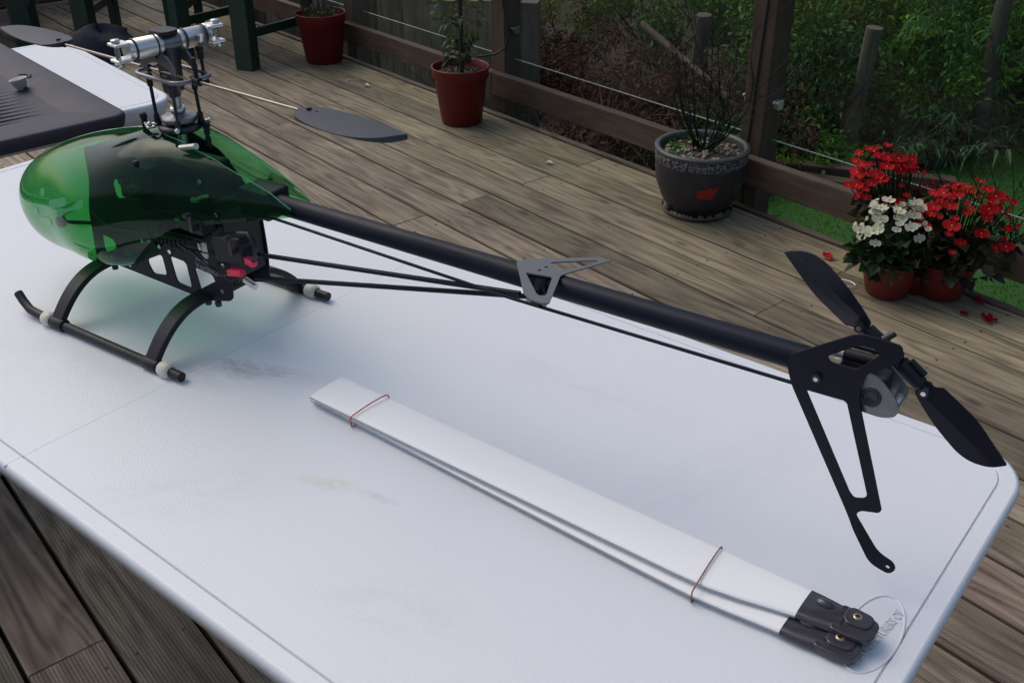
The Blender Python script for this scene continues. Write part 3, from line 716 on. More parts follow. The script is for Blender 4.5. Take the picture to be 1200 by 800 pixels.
# embossed oval maker's mark near the corner
ov = MB(); k = 40; oc = (.8675, .372); orz = R(-90-4)
def ovp(a, rx, ry): v = Matrix.Rotation(orz+R(7), 3, 'Z') @ Vector((rx*math.cos(a), ry*math.sin(a), 0)); return (oc[0]+v.x, oc[1]+v.y)
ring = []
for (rx, ry, z) in ((.0560, .0245, .0003), (.0553, .0238, .0011), (.0541, .0226, .0011), (.0534, .0219, .0003)):
    ring += [(*ovp(2*math.pi*j/k, rx, ry), z) for j in range(k)]
ov.add(ring, [(i*k+j, i*k+(j+1) % k, (i+1)*k+(j+1) % k, (i+1)*k+j) for i in range(3) for j in range(k)], True)
em = ov.build('embossed_oval', 'white_plastic', tb)
tm = text_mesh('MANUFACTURERS OF', .0125, .0008)
o = link('embossed_lettering', tm, 'emboss', em)
for v in tm.vertices: v.co.x *= .70; v.co.y *= 1.0
o.matrix_local = Matrix.Translation((.8735, .370, .0006)) @ Matrix.Rotation(R(84), 4, 'Z')

t2 = thing('folding_table', 'second white plastic folding table, mostly hidden under the charcoal tray at upper left', 'table', (0, 0, .73))
A_RZ = R(-10.2)
tt = bpy.data.objects.new('tabletop', None)
def place_t2(o): return o
# local frame: +x' = away from its near end; built then turned
t2.rotation_euler = (0, 0, R(-100.5)); t2.location = (-1.909, .191, .73)
table_leaf(-1, .915, .738, .075, t2); table_leaf(1, .915, .738, .075, t2); table_legs(t2, .915, .738)
T2 = {'o': t2}

# ================================================================== MODEL HELICOPTER
H = thing('model_helicopter', 'black radio controlled model helicopter with transparent green canopy on the white table', 'model helicopter', (-.003, .3645, .73), R(5.2))
# --- canopy surface fitted as sections along x
fr_ = np.array([0, .04, .13, .28, .45, .62, .8, 1.])
v_ = [-0.447, 0.112, 0.165, 0.202, 0.237, 0.261, 0.282, 0.270, 0.238, 0.095, 0.06, 0.060, 0.070, 0.041, 0.072, 0.093, 0.108, 0.088, 0.055]
def herm(x, y, q):
    mm = np.gradient(y, x); i = np.clip(np.searchsorted(x, q)-1, 0, len(x)-2); h = x[i+1]-x[i]; t_ = (q-x[i])/h
    return (2*t_**3-3*t_**2+1)*y[i]+(t_**3-2*t_**2+t_)*h*mm[i]+(-2*t_**3+3*t_**2)*y[i+1]+(t_**3-t_**2)*h*mm[i+1]
ZT = np.array([.112]+v_[2:9]); ZB = np.array([.112]+v_[9:13]+[v_[12]+.04, .14, .20]); WW = np.array([0]+v_[13:19]+[.017])
XN, XT = -.447, .117
def sec(q):
    s_ = np.sqrt(fr_); qs = np.sqrt(q); return XN+q*(XT-XN), float(herm(s_, ZT, np.array([qs]))[0]), float(herm(s_, ZB, np.array([qs]))[0]), float(herm(s_, WW, np.array([qs]))[0])
def low_edge(x): return float(np.interp(x, [-.33, -.25, -.18, -.14, -.09, -.046, .04, .09, .117], [.0, .045, .080, .110, .150, .178, .198, .207, .213]))
def up_edge(x): return float(np.interp(x, [-.115, -.10, -.06, 0, .05, .09, .117], [.30, .281, .278, .266, .251, .2375, .2235]))
cm = MB(); NQ, NA = 60, 26
for side in (-1, 1):
    grid = []
    for iq in range(NQ+1):
        q = (iq/NQ)**1.5; x, zt, zb, w_ = sec(max(q, 1e-5)); zc, hh = (zt+zb)/2, (zt-zb)/2
        zu = min(up_edge(x), zt); zl = max(low_edge(x), zb)
        a0 = math.acos(max(-1, min(1, (zu-zc)/hh))) if hh > 1e-4 else 0
        a1 = math.acos(max(-1, min(1, (zl-zc)/hh))) if hh > 1e-4 else math.pi
        row = []
        for ia in range(NA+1):
            a = a0+(a1-a0)*ia/NA; row.append((x, side*w_*abs(math.sin(a))**.9, zc+hh*math.cos(a)))
        grid.append(row)
    vs = [p for r_ in grid for p in r_]
    cm.add(vs, [(i*(NA+1)+j, (i+1)*(NA+1)+j, (i+1)*(NA+1)+j+1, i*(NA+1)+j+1) for i in range(NQ) for j in range(NA)], True)
    gl_side = grid
canopy = cm.build('canopy', 'canopy', H)
bm = bmesh.new(); bm.from_mesh(canopy.data); bmesh.ops.remove_doubles(bm, verts=bm.verts, dist=.0004); bmesh.ops.recalc_face_normals(bm, faces=bm.faces); bm.to_mesh(canopy.data); bm.free()
def canopy_pt(q, a, side, out=0.0):
    x, zt, zb, w_ = sec(q); zc, hh = (zt+zb)/2, (zt-zb)/2
    w_ += out; hh += out; return Vector((x, side*w_*abs(math.sin(a))**.9, zc+hh*math.cos(a)))
# pale strip along the open canopy rim, its glint put into the colour
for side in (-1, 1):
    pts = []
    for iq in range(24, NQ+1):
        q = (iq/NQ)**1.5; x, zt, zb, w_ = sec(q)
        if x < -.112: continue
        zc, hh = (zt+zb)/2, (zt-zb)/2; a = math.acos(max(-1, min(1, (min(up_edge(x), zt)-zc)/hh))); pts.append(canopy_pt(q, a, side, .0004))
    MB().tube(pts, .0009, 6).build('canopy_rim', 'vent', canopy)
# slotted vents in the cheek
for side in (-1,):
    for (q0, a0, q1, a1) in ((.291, 1.20, .293, 1.20), (.350, 1.345, .415, 1.27), (.392, 1.45, .478, 1.32), (.232, 1.50, .245, 1.52), (.268, 1.68, .315, 1.64)):
        mm = MB(); pts = []; K = 18
        for k in range(K):
            th_ = 2*math.pi*k/K; du = .014*math.cos(th_); dv = .0065*math.sin(th_)
            base_q, base_a = (q0, a0) if math.cos(th_) < 0 else (q1, a1)
            pts.append(canopy_pt(max(base_q+du, .004), base_a+dv*10, side, .0007))
        cen = canopy_pt((q0+q1)/2, (a0+a1)/2, side, .0007)
        mm.add(pts+[cen], [(k, (k+1) % K, K) for k in range(K)], True)
        mm.build('vent', 'vent', canopy)
# --- frames
def XZ(y): return lambda u_, v2, w2: Vector((u_, y+w2, v2))
def XY(z): return lambda u_, v2, w2: Vector((u_, v2, z+w2))
outl = rpoly([(-.280, .064), (-.045, .060), (.006, .074), (.010, .120), (.008, .180), (-.018, .215), (-.055, .250), (-.115, .268), (-.17, .255), (-.251, .236), (-.254, .188), (-.272, .14)], .010)
holes = [[(-.162, .090), (-.126, .108), (-.123, .076), (-.154, .071)], [(-.110, .110), (-.077, .109), (-.074, .070), (-.104, .071)], [(-.062, .106), (-.026, .104), (-.022, .086), (-.056, .069)],
         [(-.257, .076), (-.255, .106), (-.228, .104), (-.226, .086)], [(-.215, .088), (-.205, .094), (-.19, .09), (-.212, .082)],
         [(-.203, .196), (-.175, .212), (-.166, .197), (-.172, .180), (-.201, .172)], [(-.03, .16), (-.03, .19), (-.008, .195), (-.008, .165)]]
def ell(cx, cz, rx, rz, n_=20, rot=0):
    return [(cx+rx*math.cos(2*math.pi*k/n_)*math.cos(rot)-rz*math.sin(2*math.pi*k/n_)*math.sin(rot), cz+rx*math.cos(2*math.pi*k/n_)*math.sin(rot)+rz*math.sin(2*math.pi*k/n_)*math.cos(rot)) for k in range(n_)]
hl_ = [rpoly(h, .007, 4) for h in holes]+[ell(-.130, .130, .010, .014, rot=.3), ell(-.085, .143, .012, .020, rot=.3), ell(-.038, .143, .013, .021, rot=.3)]
for y in (-.033, .033):
    if y > 0: hl_ = [h for k_, h in enumerate(hl_) if k_ != 5]+[rpoly([(-.262, .125), (-.240, .215), (-.19, .22), (-.185, .13)], .01, 4)]
    me = plate_mesh(outl, hl_, .002, XZ(y)); link('side_plate', me, 'carbon', H)
o = MB().box((-.10, 0, .2), (.15, .052, .095)).build('gear_housing', 'black_plastic', H); bevel(o, .006)
o = MB().box((-.215, 0, .238), (.060, .045, .012), Matrix.Rotation(R(-14), 3, 'Y')).build('electronics_tray', 'black_plastic', H); bevel(o, .003)
for x, L_ in ((-.245, .04), (-.045, .030)):
    o = MB().box((x, 0, .068), (L_, .064, .008)).build('cross_member', 'black_plastic', H); bevel(o, .001)
o = MB().box((.000, 0, .15), (.012, .064, .10)).build('rear_bulkhead', 'black_plastic', H); bevel(o, .002)
mt = MB(); mt.lathe([(.0001, .040), (.022, .040), (.024, .036), (.024, -.02), (.018, -.025)], (-.03, 0, .165), 24); mt.build('motor', 'dark_metal', H)
gw = MB(); gw.lathe([(.008, .004), (.058, .004), (.060, .0025), (.060, -.0025), (.058, -.004), (.008, -.004)], (-.088, 0, .150), 48)
for k in range(60):
    a = 2*math.pi*k/60; gw.box((-.088+.061*math.cos(a), .061*math.sin(a), .15), (.003, .0022, .007), Matrix.Rotation(a, 3, 'Z'))
gw.build('main_gear', 'black_plastic', H)
for x, y, z in ((-.130, -.047, .205), (-.02, -.047, .185), (.045, -.045, .17), (-.12, .047, .19), (-.02, .047, .185), (-.105, -.045, .235)):
    o = MB().box((x, y, z), (.040, .024, .020)).build('servo', 'black_plastic', H); bevel(o, .002)
    sx = MB(); sg_ = -1 if y < 0 else 1
    sx.cyl((x+.01, y+sg_*.012, z), (x+.01, y+sg_*.018, z), .004); sx.box((x+.01, y+sg_*.0195, z+.009), (.006, .002, .026)); sx.cyl((x+.01, y+sg_*.018, z+.020), (x+.01, y+sg_*.027, z+.020), .003)
    sx.build('servo_arm', 'dark_metal', o)
# receiver and speed controller boxes behind the side plate near the connectors
o = MB().box((.040, -.0475, .165), (.052, .020, .034), Matrix.Rotation(R(-10), 3, 'Y'))  .build('speed_controller', 'black_plastic', H); bevel(o, .003)
for p, rt in (((.068, -.052, .158), 14), ((.048, -.056, .137), -12)):
    o = MB().box(p, (.026, .009, .008), Matrix.Rotation(R(rt), 3, 'Y')).build('connector', 'red_conn', H); bevel(o, .0015)
m = MB()
m.tube([(.055, -.05, .190), (.075, -.052, .195), (.086, -.053, .185), (.084, -.053, .168), (.076, -.052, .158)], .0028, 8)
m.tube([(-.02, -.04, .12), (.01, -.048, .118), (.03, -.054, .128), (.04, -.056, .135)], .002, 7); m.tube([(-.05, -.042, .135), (-.01, -.05, .125), (.03, -.05, .118)], .0015, 6)
m.tube([(-.24, -.05, .15), (-.20, -.055, .135), (-.15, -.05, .14), (-.1, -.05, .155), (-.05, -.048, .14)], .002, 6)
for k in range(7):
    x0, x1, z0, z1 = rng.uniform(-.2, -.1), rng.uniform(-.06, .0), rng.uniform(.16, .24), rng.uniform(.12, .2)
    m.tube([(x0, -.036, z0), (x0+.02, -.040-.003*rng.random(), (z0+z1)/2+rng.uniform(-.02, .02)), ((x0+x1)/2, -.044, z1-rng.uniform(0, .02)), (x1, -.038, z1)], .0011, 5)
m.build('wire', 'wire', H)
for x, z in ((-.15, .19), (-.07, .175), (-.03, .21)): MB().box((x, -.0385, z), (.010, .006, .004)).build('cable_tie', 'white_nut', H)
for a, b, rr_ in (((.045, -.041, .120), (.063, -.041, .114), .0045), ((-.02, -.040, .215), (-.003, -.04, .222), .0025), ((-.05, -.030, .272), (-.02, -.03, .280), .004)):
    MB().cyl(a, b, rr_).build('standoff', 'silver', H)
bl = MB()
for x, z in ((-.24, .075), (-.20, .073), (-.145, .124), (-.125, .120), (-.105, .118), (-.16, .12), (-.01, .085), (.0, .125), (.0, .195), (-.02, .235), (-.18, .2), (-.1, .25)):
    bl.cyl((x, -.034, z), (x, -.0365, z), .0032, 8)
bl.build('frame_screw', 'bolt', H)
# print on the side plate
tm = text_mesh('Vortex2', .0125, .0002, bold=.0001); o = link('lettering', tm, 'print', H); o.matrix_local = Matrix.Translation((-.036, -.0345, .110)) @ Matrix.Rotation(R(90), 4, 'X') @ Matrix.Rotation(R(-3), 4, 'Z')
m = MB()
for k in range(9): m.box((-.053+k*.0026, -.0345, .1205+.0004*(k % 2)), (.0014, .0002, .0035+.001*(k % 3 == 0)))
tag(m.build('fine_print', 'print', H), kind='stuff')
# antenna stub seen through the nose
m = MB(); m.tube([(-.27, -.03, .118), (-.325, -.045, .112)], .003, 8); m.lathe([(.0001, .009), (.006, .007), (.0075, 0), (.006, -.007), (.0001, -.009)], (-.328, -.046, .112), 12); m.build('sensor', 'black_plastic', H)
m = MB(); m.tube([(-.19, .03, .225), (-.235, .02, .24), (-.25, .015, .235)], .004, 8); m.tube([(-.20, -.02, .24), (-.20, -.02, .19)], .006, 8); m.build('mount', 'dark_metal', H)
# --- skid gear
for y in (-.1325, .1325):
    x1 = .004 if y < 0 else .012
    pts = [(-.347, y+.006, .026), (-.335, y+.004, .017), (-.315, y, .0105), (-.29, y, .0085), (-.2, y, .008), (-.1, y, .008), (x1, y, .008)]
    MB().tube(pts, [.0062]*3+[.0066]*4, 14).build('skid_pipe', 'black_plastic', H)
    for x in (-.272, -.026 if y < 0 else -.020):
        MB().lathe([(.0066, -.010), (.0095, -.0085), (.0108, -.003), (.0108, .003), (.0095, .0085), (.0066, .010)], (x, y, .0085), 20, 'X').build('skid_collar', 'white_nut', H)
def strut(xc):
    m = MB(); K = 40; vs = []
    for k in range(K+1):
        t_ = -1+2*k/K; y = .1325*t_ ; a = abs(t_)
        z = .012+.054*(1-max(0, (a-.30)/.70)**2.3) if a > .30 else .066
        y2 = .1325*(1 if t_ > 0 else -1)*min(1, a) if a else 0
        wd = .0105+.004*(1-a); th = .0032+.0015*a
        dzdy = 0
        vs.append((y2, z, wd, th))
    V = []
    for k, (y, z, wd, th) in enumerate(vs):
        y0, z0 = vs[max(k-1, 0)][:2]; y1, z1 = vs[min(k+1, K)][:2]; T = Vector((0, y1-y0, z1-z0)).normalized(); Nn = Vector((0, -T.z, T.y))
        for a_, b_ in ((-1, -1), (1, -1), (1, 1), (-1, 1)):
            V.append(Vector((xc, y, z))+Vector((1, 0, 0))*wd*a_+Nn*th*b_)
    m.add(V, [(k*4+j, k*4+(j+1) % 4, (k+1)*4+(j+1) % 4, (k+1)*4+j) for k in range(K) for j in range(4)]+[(0, 1, 2, 3), (K*4+3, K*4+2, K*4+1, K*4)])
    for s_ in (-1, 1): m.tube([(xc-.014, s_*.1325, .0085), (xc+.014, s_*.1325, .0085)], .0092, 14)
    o = m.build('skid_strut', 'black_plastic', H); bevel(o, .0012, 2, 50); return o
strut(-.250); strut(-.052)
for x, y in ((-.045, -.034), (-.24, -.034), (-.03, -.03)): MB().lathe([(.0001, .004), (.0045, .003), (.0045, -.003), (.0001, -.004)], (x, y, .058), 10).build('strut_bolt', 'dark_metal', H)
# --- boom
MB().tube([(.04, 0, .2165), (.76, 0, .2165)], .0125, 28).build('tail_boom', 'boom', H)
o = MB().box((.055, 0, .2165), (.05, .04, .036)).build('boom_clamp', 'black_plastic', H); bevel(o, .003)
for (a, b) in (((.066, -.036, .159), (.445, -.016, .204)), ((.064, -.040, .127), (.452, -.006, .198))):
    m = MB(); m.tube([a, b], .0030, 10); m.build('boom_brace', 'boom', H)
MB().tube([(.452, -.010, .199), (.474, -.012, .199)], .0045, 12).build('brace_clamp', 'grey_alu', H)
MB().tube([(.06, -.021, .208), (.44, -.020, .198), (.75, -.019, .200)], .0019, 8).build('tail_pushrod', 'boom', H)
m = MB(); m.lathe([(.0125, -.006), (.0145, -.006), (.0145, .006), (.0125, .006)], (.468, 0, .2165), 24, 'X'); m.box((.468, -.017, .205), (.010, .012, .012)); m.build('pushrod_guide', 'black_plastic', H)
# horizontal fin on the boom
fo = rpoly([(.430, .000), (.4375, .012), (.459, .028), (.500, .0565), (.506, .0535), (.5145, .0585), (.491, .010), (.4865, -.003), (.508, -.060), (.503, -.064), (.490, -.0635), (.476, -.056)], .003, 3)
fh = [rpoly([(.452, -.016), (.481, -.010), (.497, -.048), (.492, -.052), (.487, -.050)], .003, 3), rpoly([(.461, .0175), (.499, .0485), (.5045, .0465), (.490, .0175), (.4795, .0075)], .0015, 3), ell(.462, -.004, .0022, .0022, 10), ell(.464, .0055, .0022, .0022, 10)]
link('horizontal_fin', plate_mesh(fo, fh, .0016, XY(.2305)), 'carbon_skylit', H)
# vertical tail fin
vo = [(.736, .219), (.738, .2285), (.789, .265), (.797, .268), (.829, .267), (.832, .260), (.829, .248), (.806, .232), (.8035, .214), (.8045, .202), (.843, .096), (.841, .0925), (.825, .088), (.8215, .0815), (.848, .048), (.8635, .0425), (.867, .036), (.862, .028), (.843, .032), (.822, .064), (.815, .078), (.743, .199)]
vr = [.004, .006, .006, .006, .006, .004, .006, .01, .008, .008, .003, .002, .004, .004, .012, .004, .004, .005, .012, .02, .01, .006]
vh = [rpoly([(.757, .1975), (.794, .1985), (.828, .1075), (.826, .1025), (.817, .099), (.812, .104)], .0025, 3), rpoly([(.7705, .2375), (.795, .2565), (.806, .259), (.8145, .253), (.797, .2325), (.7735, .2325)], .0035, 3), ell(.8595, .0355, .0022, .0022, 10)]
fin = link('tail_fin', plate_mesh(rpoly(vo, vr, 4), vh, .002, XZ(-.019)), 'carbon', H)
m = MB(); m.cyl((.765, -.020, .2135), (.765, -.0235, .2135), .0042, 12); m.build('fin_bolt', 'dark_metal', H)
m = MB(); m.cyl((.765, -.0236, .2135), (.765, -.0242, .2135), .0022, 8); m.build('fin_bolt', 'bolt', H)
# tail gearbox: two side cheeks with spacers
gp = [(.775, .205), (.778, .226), (.802, .2305), (.817, .227), (.832, .213), (.838, .203), (.836, .194), (.824, .189), (.798, .190)]
for y, nm in ((-.0135, 'gearbox_cheek'), (.0165, 'gearbox_cheek')):
    link(nm, plate_mesh(rpoly(gp, .006, 4), [], .0022, XZ(y), ), 'grey_alu', H)
m = MB(); m.lathe([(.0001, 0), (.0045, 0), (.0052, .0006), (.0062, .0006), (.0068, 0), (.0078, 0), (.0082, .001), (.009, .001), (.009, -.001)], (.8125, -.0150, .2065), 28, 'Y')
for v in range(len(m.v)): m.v[v] = (m.v[v][0], 2*-.0150-m.v[v][1], m.v[v][2])
m.build('bearing', 'dark_metal', H)
m = MB(); m.cyl((.831, -.0135, .197), (.831, .018, .197), .0045, 14); m.build('spacer', 'silver', H)
m = MB(); m.tube([(.772, .002, .2315), (.780, .002, .2325)], .006, 16); m.build('boom_end_clamp', 'silver', H)
m = MB(); m.tube([(.78, .002, .2325), (.81, .002, .2335)], .0055, 16); m.box((.798, .010, .238), (.034, .003, .003)); m.build('tail_case', 'black_plastic', H)
o = MB().box((.800, .001, .210), (.045, .022, .030)).build('tail_case', 'black_plastic', H); bevel(o, .003)
# tail rotor (plane parallel to the boom, far side)
TH = Vector((.8125, .050, .2150))
m = MB(); m.cyl((.8125, .0, .2150), (.8125, .060, .2150), .0030, 12); m.build('tail_shaft', 'dark_metal', H)
ra = math.atan2(.288-.1335, .701-.920)              # blade axis
ax = Vector((math.cos(ra), 0, math.sin(ra))); pv = Vector((-ax.z, 0, ax.x))
m = MB(); m.lathe([(.0001, -.008), (.007, -.008), (.0085, -.005), (.0085, .005), (.007, .008), (.0001, .008)], TH, 18, 'Y')
m.box(TH+Vector((0, -.012, 0)), (.016, .004, .010)); m.cyl(TH+Vector((-.008, -.014, .010)), TH+Vector((-.008, -.002, .010)), .0028); m.cyl(TH+Vector((.006, -.016, -.006)), TH+Vector((.006, 0, -.006)), .0028)
m.cyl(TH+Vector((-.012, -.004, .016)), TH+Vector((-.004, .004, .022)), .0035)
m.build('tail_hub', 'dark_metal', H)
for sgn in (1, -1):
    A = ax*sgn; Pp = pv*sgn
    m = MB(); m.tube([TH+A*.008, TH+A*.034], [.0085, .0075], 14); m.tube([TH+A*.024, TH+A*.046], .006, 12, flat=.7)
    m.tube([TH+A*.012+Pp*.010, TH+A*.030+Pp*.010], .003, 8)
    g_ = m.build('tail_grip', 'black_plastic', H)
    m = MB(); q = TH+A*.041; m.cyl(q+Vector((0, -.009, 0)), q+Vector((0, .009, 0)), .0045, 12); m.build('grip_bolt', 'dark_metal', g_)
    m = MB(); m.cyl(q+Vector((0, -.0095, 0)), q+Vector((0, -.0085, 0)), .0024, 8); m.build('grip_bolt', 'bolt', g_)
    # blade outline in (along, across): root, step, long edge, rounded tip
    bo = rpoly([(.034, .0065), (.0445, .0075), (.049, .0130), (.090, .0140), (.138, .0040), (.131, -.009), (.118, -.0180), (.104, -.0210), (.075, -.0185), (.050, -.0130), (.036, -.0085)], [.002, .003, .0025, .012, .001, .008, .010, .012, .02, .02, .003], 5)
    nrm = Vector((0, 1, 0))
    def fnb(u_, v2, w2, A=A, Pp=Pp): return TH+A*u_+Pp*v2*1.0+nrm*(w2*max(.15, 1-abs(v2+.004)*40)+v2*.15)
    link('tail_blade', plate_mesh(bo, [], .0035, fnb), 'blade_black', H)
# --- mast, swashplate, rotor head
MX = -.082
def HY(x, y, z): return (MX+x, y, z)
MB().tube([HY(0, 0, .10), HY(0, 0, .395)], .006, 18).build('main_mast', 'silver', H)
m = MB(); m.lathe([(.007, -.005), (.021, -.005), (.0225, -.003), (.0225, .001), (.021, .002), (.010, .003), (.009, .006), (.007, .006)], HY(0, 0, .298), 32); sw = m.build('swashplate', 'grey_alu', H)
m = MB(); m.lathe([(.008, -.004), (.026, -.004), (.0275, -.001), (.026, .003), (.008, .003)], HY(0, 0, .287), 32); m.build('swash_ring', 'dark_metal', sw)
m = MB(); m.lathe([(.007, 0), (.0095, 0), (.0100, .003), (.008, .007), (.007, .007)], HY(0, 0, .305), 24); m.build('washout_base', 'silver', sw)
for k in range(4):
    a = math.pi/4+k*math.pi/2; q = Vector(HY(.026*math.cos(a), .026*math.sin(a), .291)); m = MB()
    m.tube([q, q+Vector((math.cos(a), math.sin(a), 0))*.010], .002, 8); m.lathe([(.0001, .0038), (.003, .002), (.0038, 0), (.003, -.002), (.0001, -.0038)], q+Vector((math.cos(a), math.sin(a), 0))*.011, 12)
    m.build('ball_joint', 'bolt', sw)
def link_rod(a, b, rad=.0022, mtl='black_plastic'):
    a, b = Vector(a), Vector(b); d = (b-a).normalized(); m = MB(); m.tube([a, b], rad, 8)
    for q, s_ in ((a, 1), (b, -1)):
        m.tube([q, q+d*s_*.012], .0038, 10); m.lathe([(.0022, -.003), (.0048, -.0025), (.0048, .0025), (.0022, .003)], q, 12, 'Y')
    return m.build('linkage_rod', mtl, H)
link_rod(HY(-.020, -.018, .292), HY(-.018, -.020, .352)); link_rod(HY(.022, .016, .292), HY(.020, .016, .345)); link_rod(HY(.018, -.018, .288), HY(.012, -.012, .340), .0018, 'dark_metal')
link_rod(HY(.040, .018, .345), HY(.038, .018, .385), .0022)
link_rod(HY(-.044, -.020, .275), HY(-.044, -.020, .297), .002); link_rod(HY(.034, .012, .262), HY(.030, .016, .288), .0022)
m = MB(); m.tube([HY(-.044, -.020, .290), HY(-.034, -.024, .284), HY(-.026, -.018, .286)], .0022, 8); m.build('anti_rotation_pin', 'silver', H)
# head block
hb = [(-.0075, .330), (.0075, .330), (.009, .348), (.012, .385), (.009, .398), (-.009, .398), (-.012, .385), (-.009, .348)]
me = plate_mesh(rpoly(hb, .004, 4), [], .020, lambda u_, v2, w2: Vector((MX+u_, w2, v2))); link('head_block', me, 'head_grey', H)
m = MB(); m.lathe([(.006, -.02), (.0075, -.02), (.011, .004), (.011, .008), (.006, .008)], HY(0, 0, .345), 24); m.build('head_cone', 'head_grey', H)
me = plate_mesh(rpoly([(-.014, -.012), (.014, -.012), (.017, 0), (.012, .012), (-.012, .012), (-.017, 0)], .006, 4), [], .005, lambda u_, v2, w2: Vector((MX+u_, v2*1.1, .4045+w2)), ); link('head_cap', me, 'black_plastic', H)
# blade grips along the feathering axis (across the boom)
ga = R(9)
gd = Vector((math.sin(ga), math.cos(ga), 0)); gs = Vector((math.cos(ga), -math.sin(ga), 0)); GC = Vector((MX+.003, .002, .3915))
MB().tube([GC-gd*.024, GC+gd*.024], .0105, 20).build('yoke', 'grey_alu', H)
for sgn in (1, -1):
    D_ = gd*sgn; rotm = Matrix((gs, D_, Vector((0, 0, 1)))).transposed()
    m = MB(); m.tube([GC+D_*.012, GC+D_*.016, GC+D_*.0165, GC+D_*.048, GC+D_*.0485, GC+D_*.0560], [.0115, .0125, .0122, .0122, .0112, .0112], 24)
    gp_ = m.build('blade_grip', 'silver', H)
    for k0 in (.0185, .0465): MB().tube([GC+D_*k0, GC+D_*(k0+.002)], .0132, 24).build('grip_ring', 'dark_metal', gp_)
    for sz in (1, -1):
        o = MB().box(GC+D_*.0635+Vector((0, 0, sz*.0095)), (.021, .020, .0036), rotm).build('grip_fork', 'silver', gp_); bevel(o, .0015)
    q = GC+D_*.0675; m = MB(); m.cyl(q-Vector((0, 0, .0165)), q+Vector((0, 0, .0150)), .0030, 12); m.lathe([(.0001, .0155), (.0052, .0155), (.0052, .0115), (.003, .0115)], q, 14); m.lathe([(.003, -.0115), (.0052, -.0115), (.0048, -.0175), (.0001, -.0175)], q, 8); m.build('blade_bolt', 'bolt', gp_)
    # control arm
    sd_ = gs*(1 if sgn > 0 else -1)
    arm = MB(); c0 = GC+D_*.034; arm.tube([c0+sd_*.010, c0+sd_*.022+Vector((0, 0, .004)), c0+sd_*.036-D_*.010, c0+sd_*.040-D_*.016], [.0045, .0035, .003, .003], 10); arm.build('pitch_arm', 'grey_alu', gp_)
# side arch plates of the flybar seesaw
for sgn in (-1, 1):
    arch = rpoly([(-.032, .372), (-.026, .386), (-.006, .392), (.018, .386), (.030, .370), (.028, .362), (.016, .372), (-.004, .377), (-.022, .372), (-.028, .364)], .003, 3)
    link('seesaw_arm', plate_mesh(arch, [], .004, lambda u_, v2, w2, sgn=sgn: Vector((MX+u_, sgn*.016+w2, v2-.006))), 'grey_alu', H)
m = MB()
for x in (-.022, -.010, .002): m.cyl(HY(x, -.0182, .378), HY(x, -.0190, .378), .0026, 10)
m.build('seesaw_hole', 'black_plastic', H)
# flybar cage: rounded rectangular hoop round the head
FZ = .3565; FB = Vector((MX+.012, -.010, FZ)); fa = R(-4.5)
fdv = Vector((math.cos(fa), math.sin(fa), 0)); fsv = Vector((-math.sin(fa), math.cos(fa), 0))
loop = rpoly([(-.046, -.024), (.046, -.024), (.046, .030), (-.046, .030)], .018, 6)
pts = [FB+fdv*a+fsv*b for a, b in loop]; pts.append(pts[0]); pts.append(pts[1])
MB().tube(pts, .0028, 8, False).build('flybar_cage', 'grey_alu', H)
MB().tube([FB-fdv*.250, FB+fdv*.250], .0017, 8).build('flybar_rod', 'rod', H)
for sg2 in (-1, 1):
    D_ = fdv*sg2; m = MB(); m.tube([FB+D_*.044, FB+D_*.058], .0050, 12); m.tube([FB+D_*.052+Vector((0, 0, -.004)), FB+D_*.052+Vector((0, 0, .028 if sg2 > 0 else .01))], .0026, 8); m.build('flybar_clamp', 'black_plastic', H)
    Sv = fsv*(-1)                                    # trailing side of the paddle
    po = rpoly([(.236, -.004), (.241, .013), (.255, .022), (.300, .024), (.350, .018), (.390, .008), (.378, -.016), (.352, -.029), (.318, -.033), (.275, -.029), (.246, -.020)], [.004, .008, .014, .03, .03, .002, .012, .016, .03, .03, .014], 4)
    def fnp(u_, v2, w2, D_=D_, Sv=Sv, sg2=sg2): return FB+D_*u_+fsv*v2*sg2+Vector((0, 0, w2*max(.15, 1-(abs(v2+.004)/.030)**2)+.004*(v2/.02)*0))
    o = link('flybar_paddle', plate_mesh(po, [], .007, fnp), 'paddle', H)
    me = o.data
    m = MB(); m.tube([FB+D_*.236, FB+D_*.262], .0042, 10); m.cyl(FB+D_*.250+Vector((0, 0, .002)), FB+D_*.250+Vector((0, 0, .006)), .003, 8); m.build('paddle_socket', 'black_plastic', o)

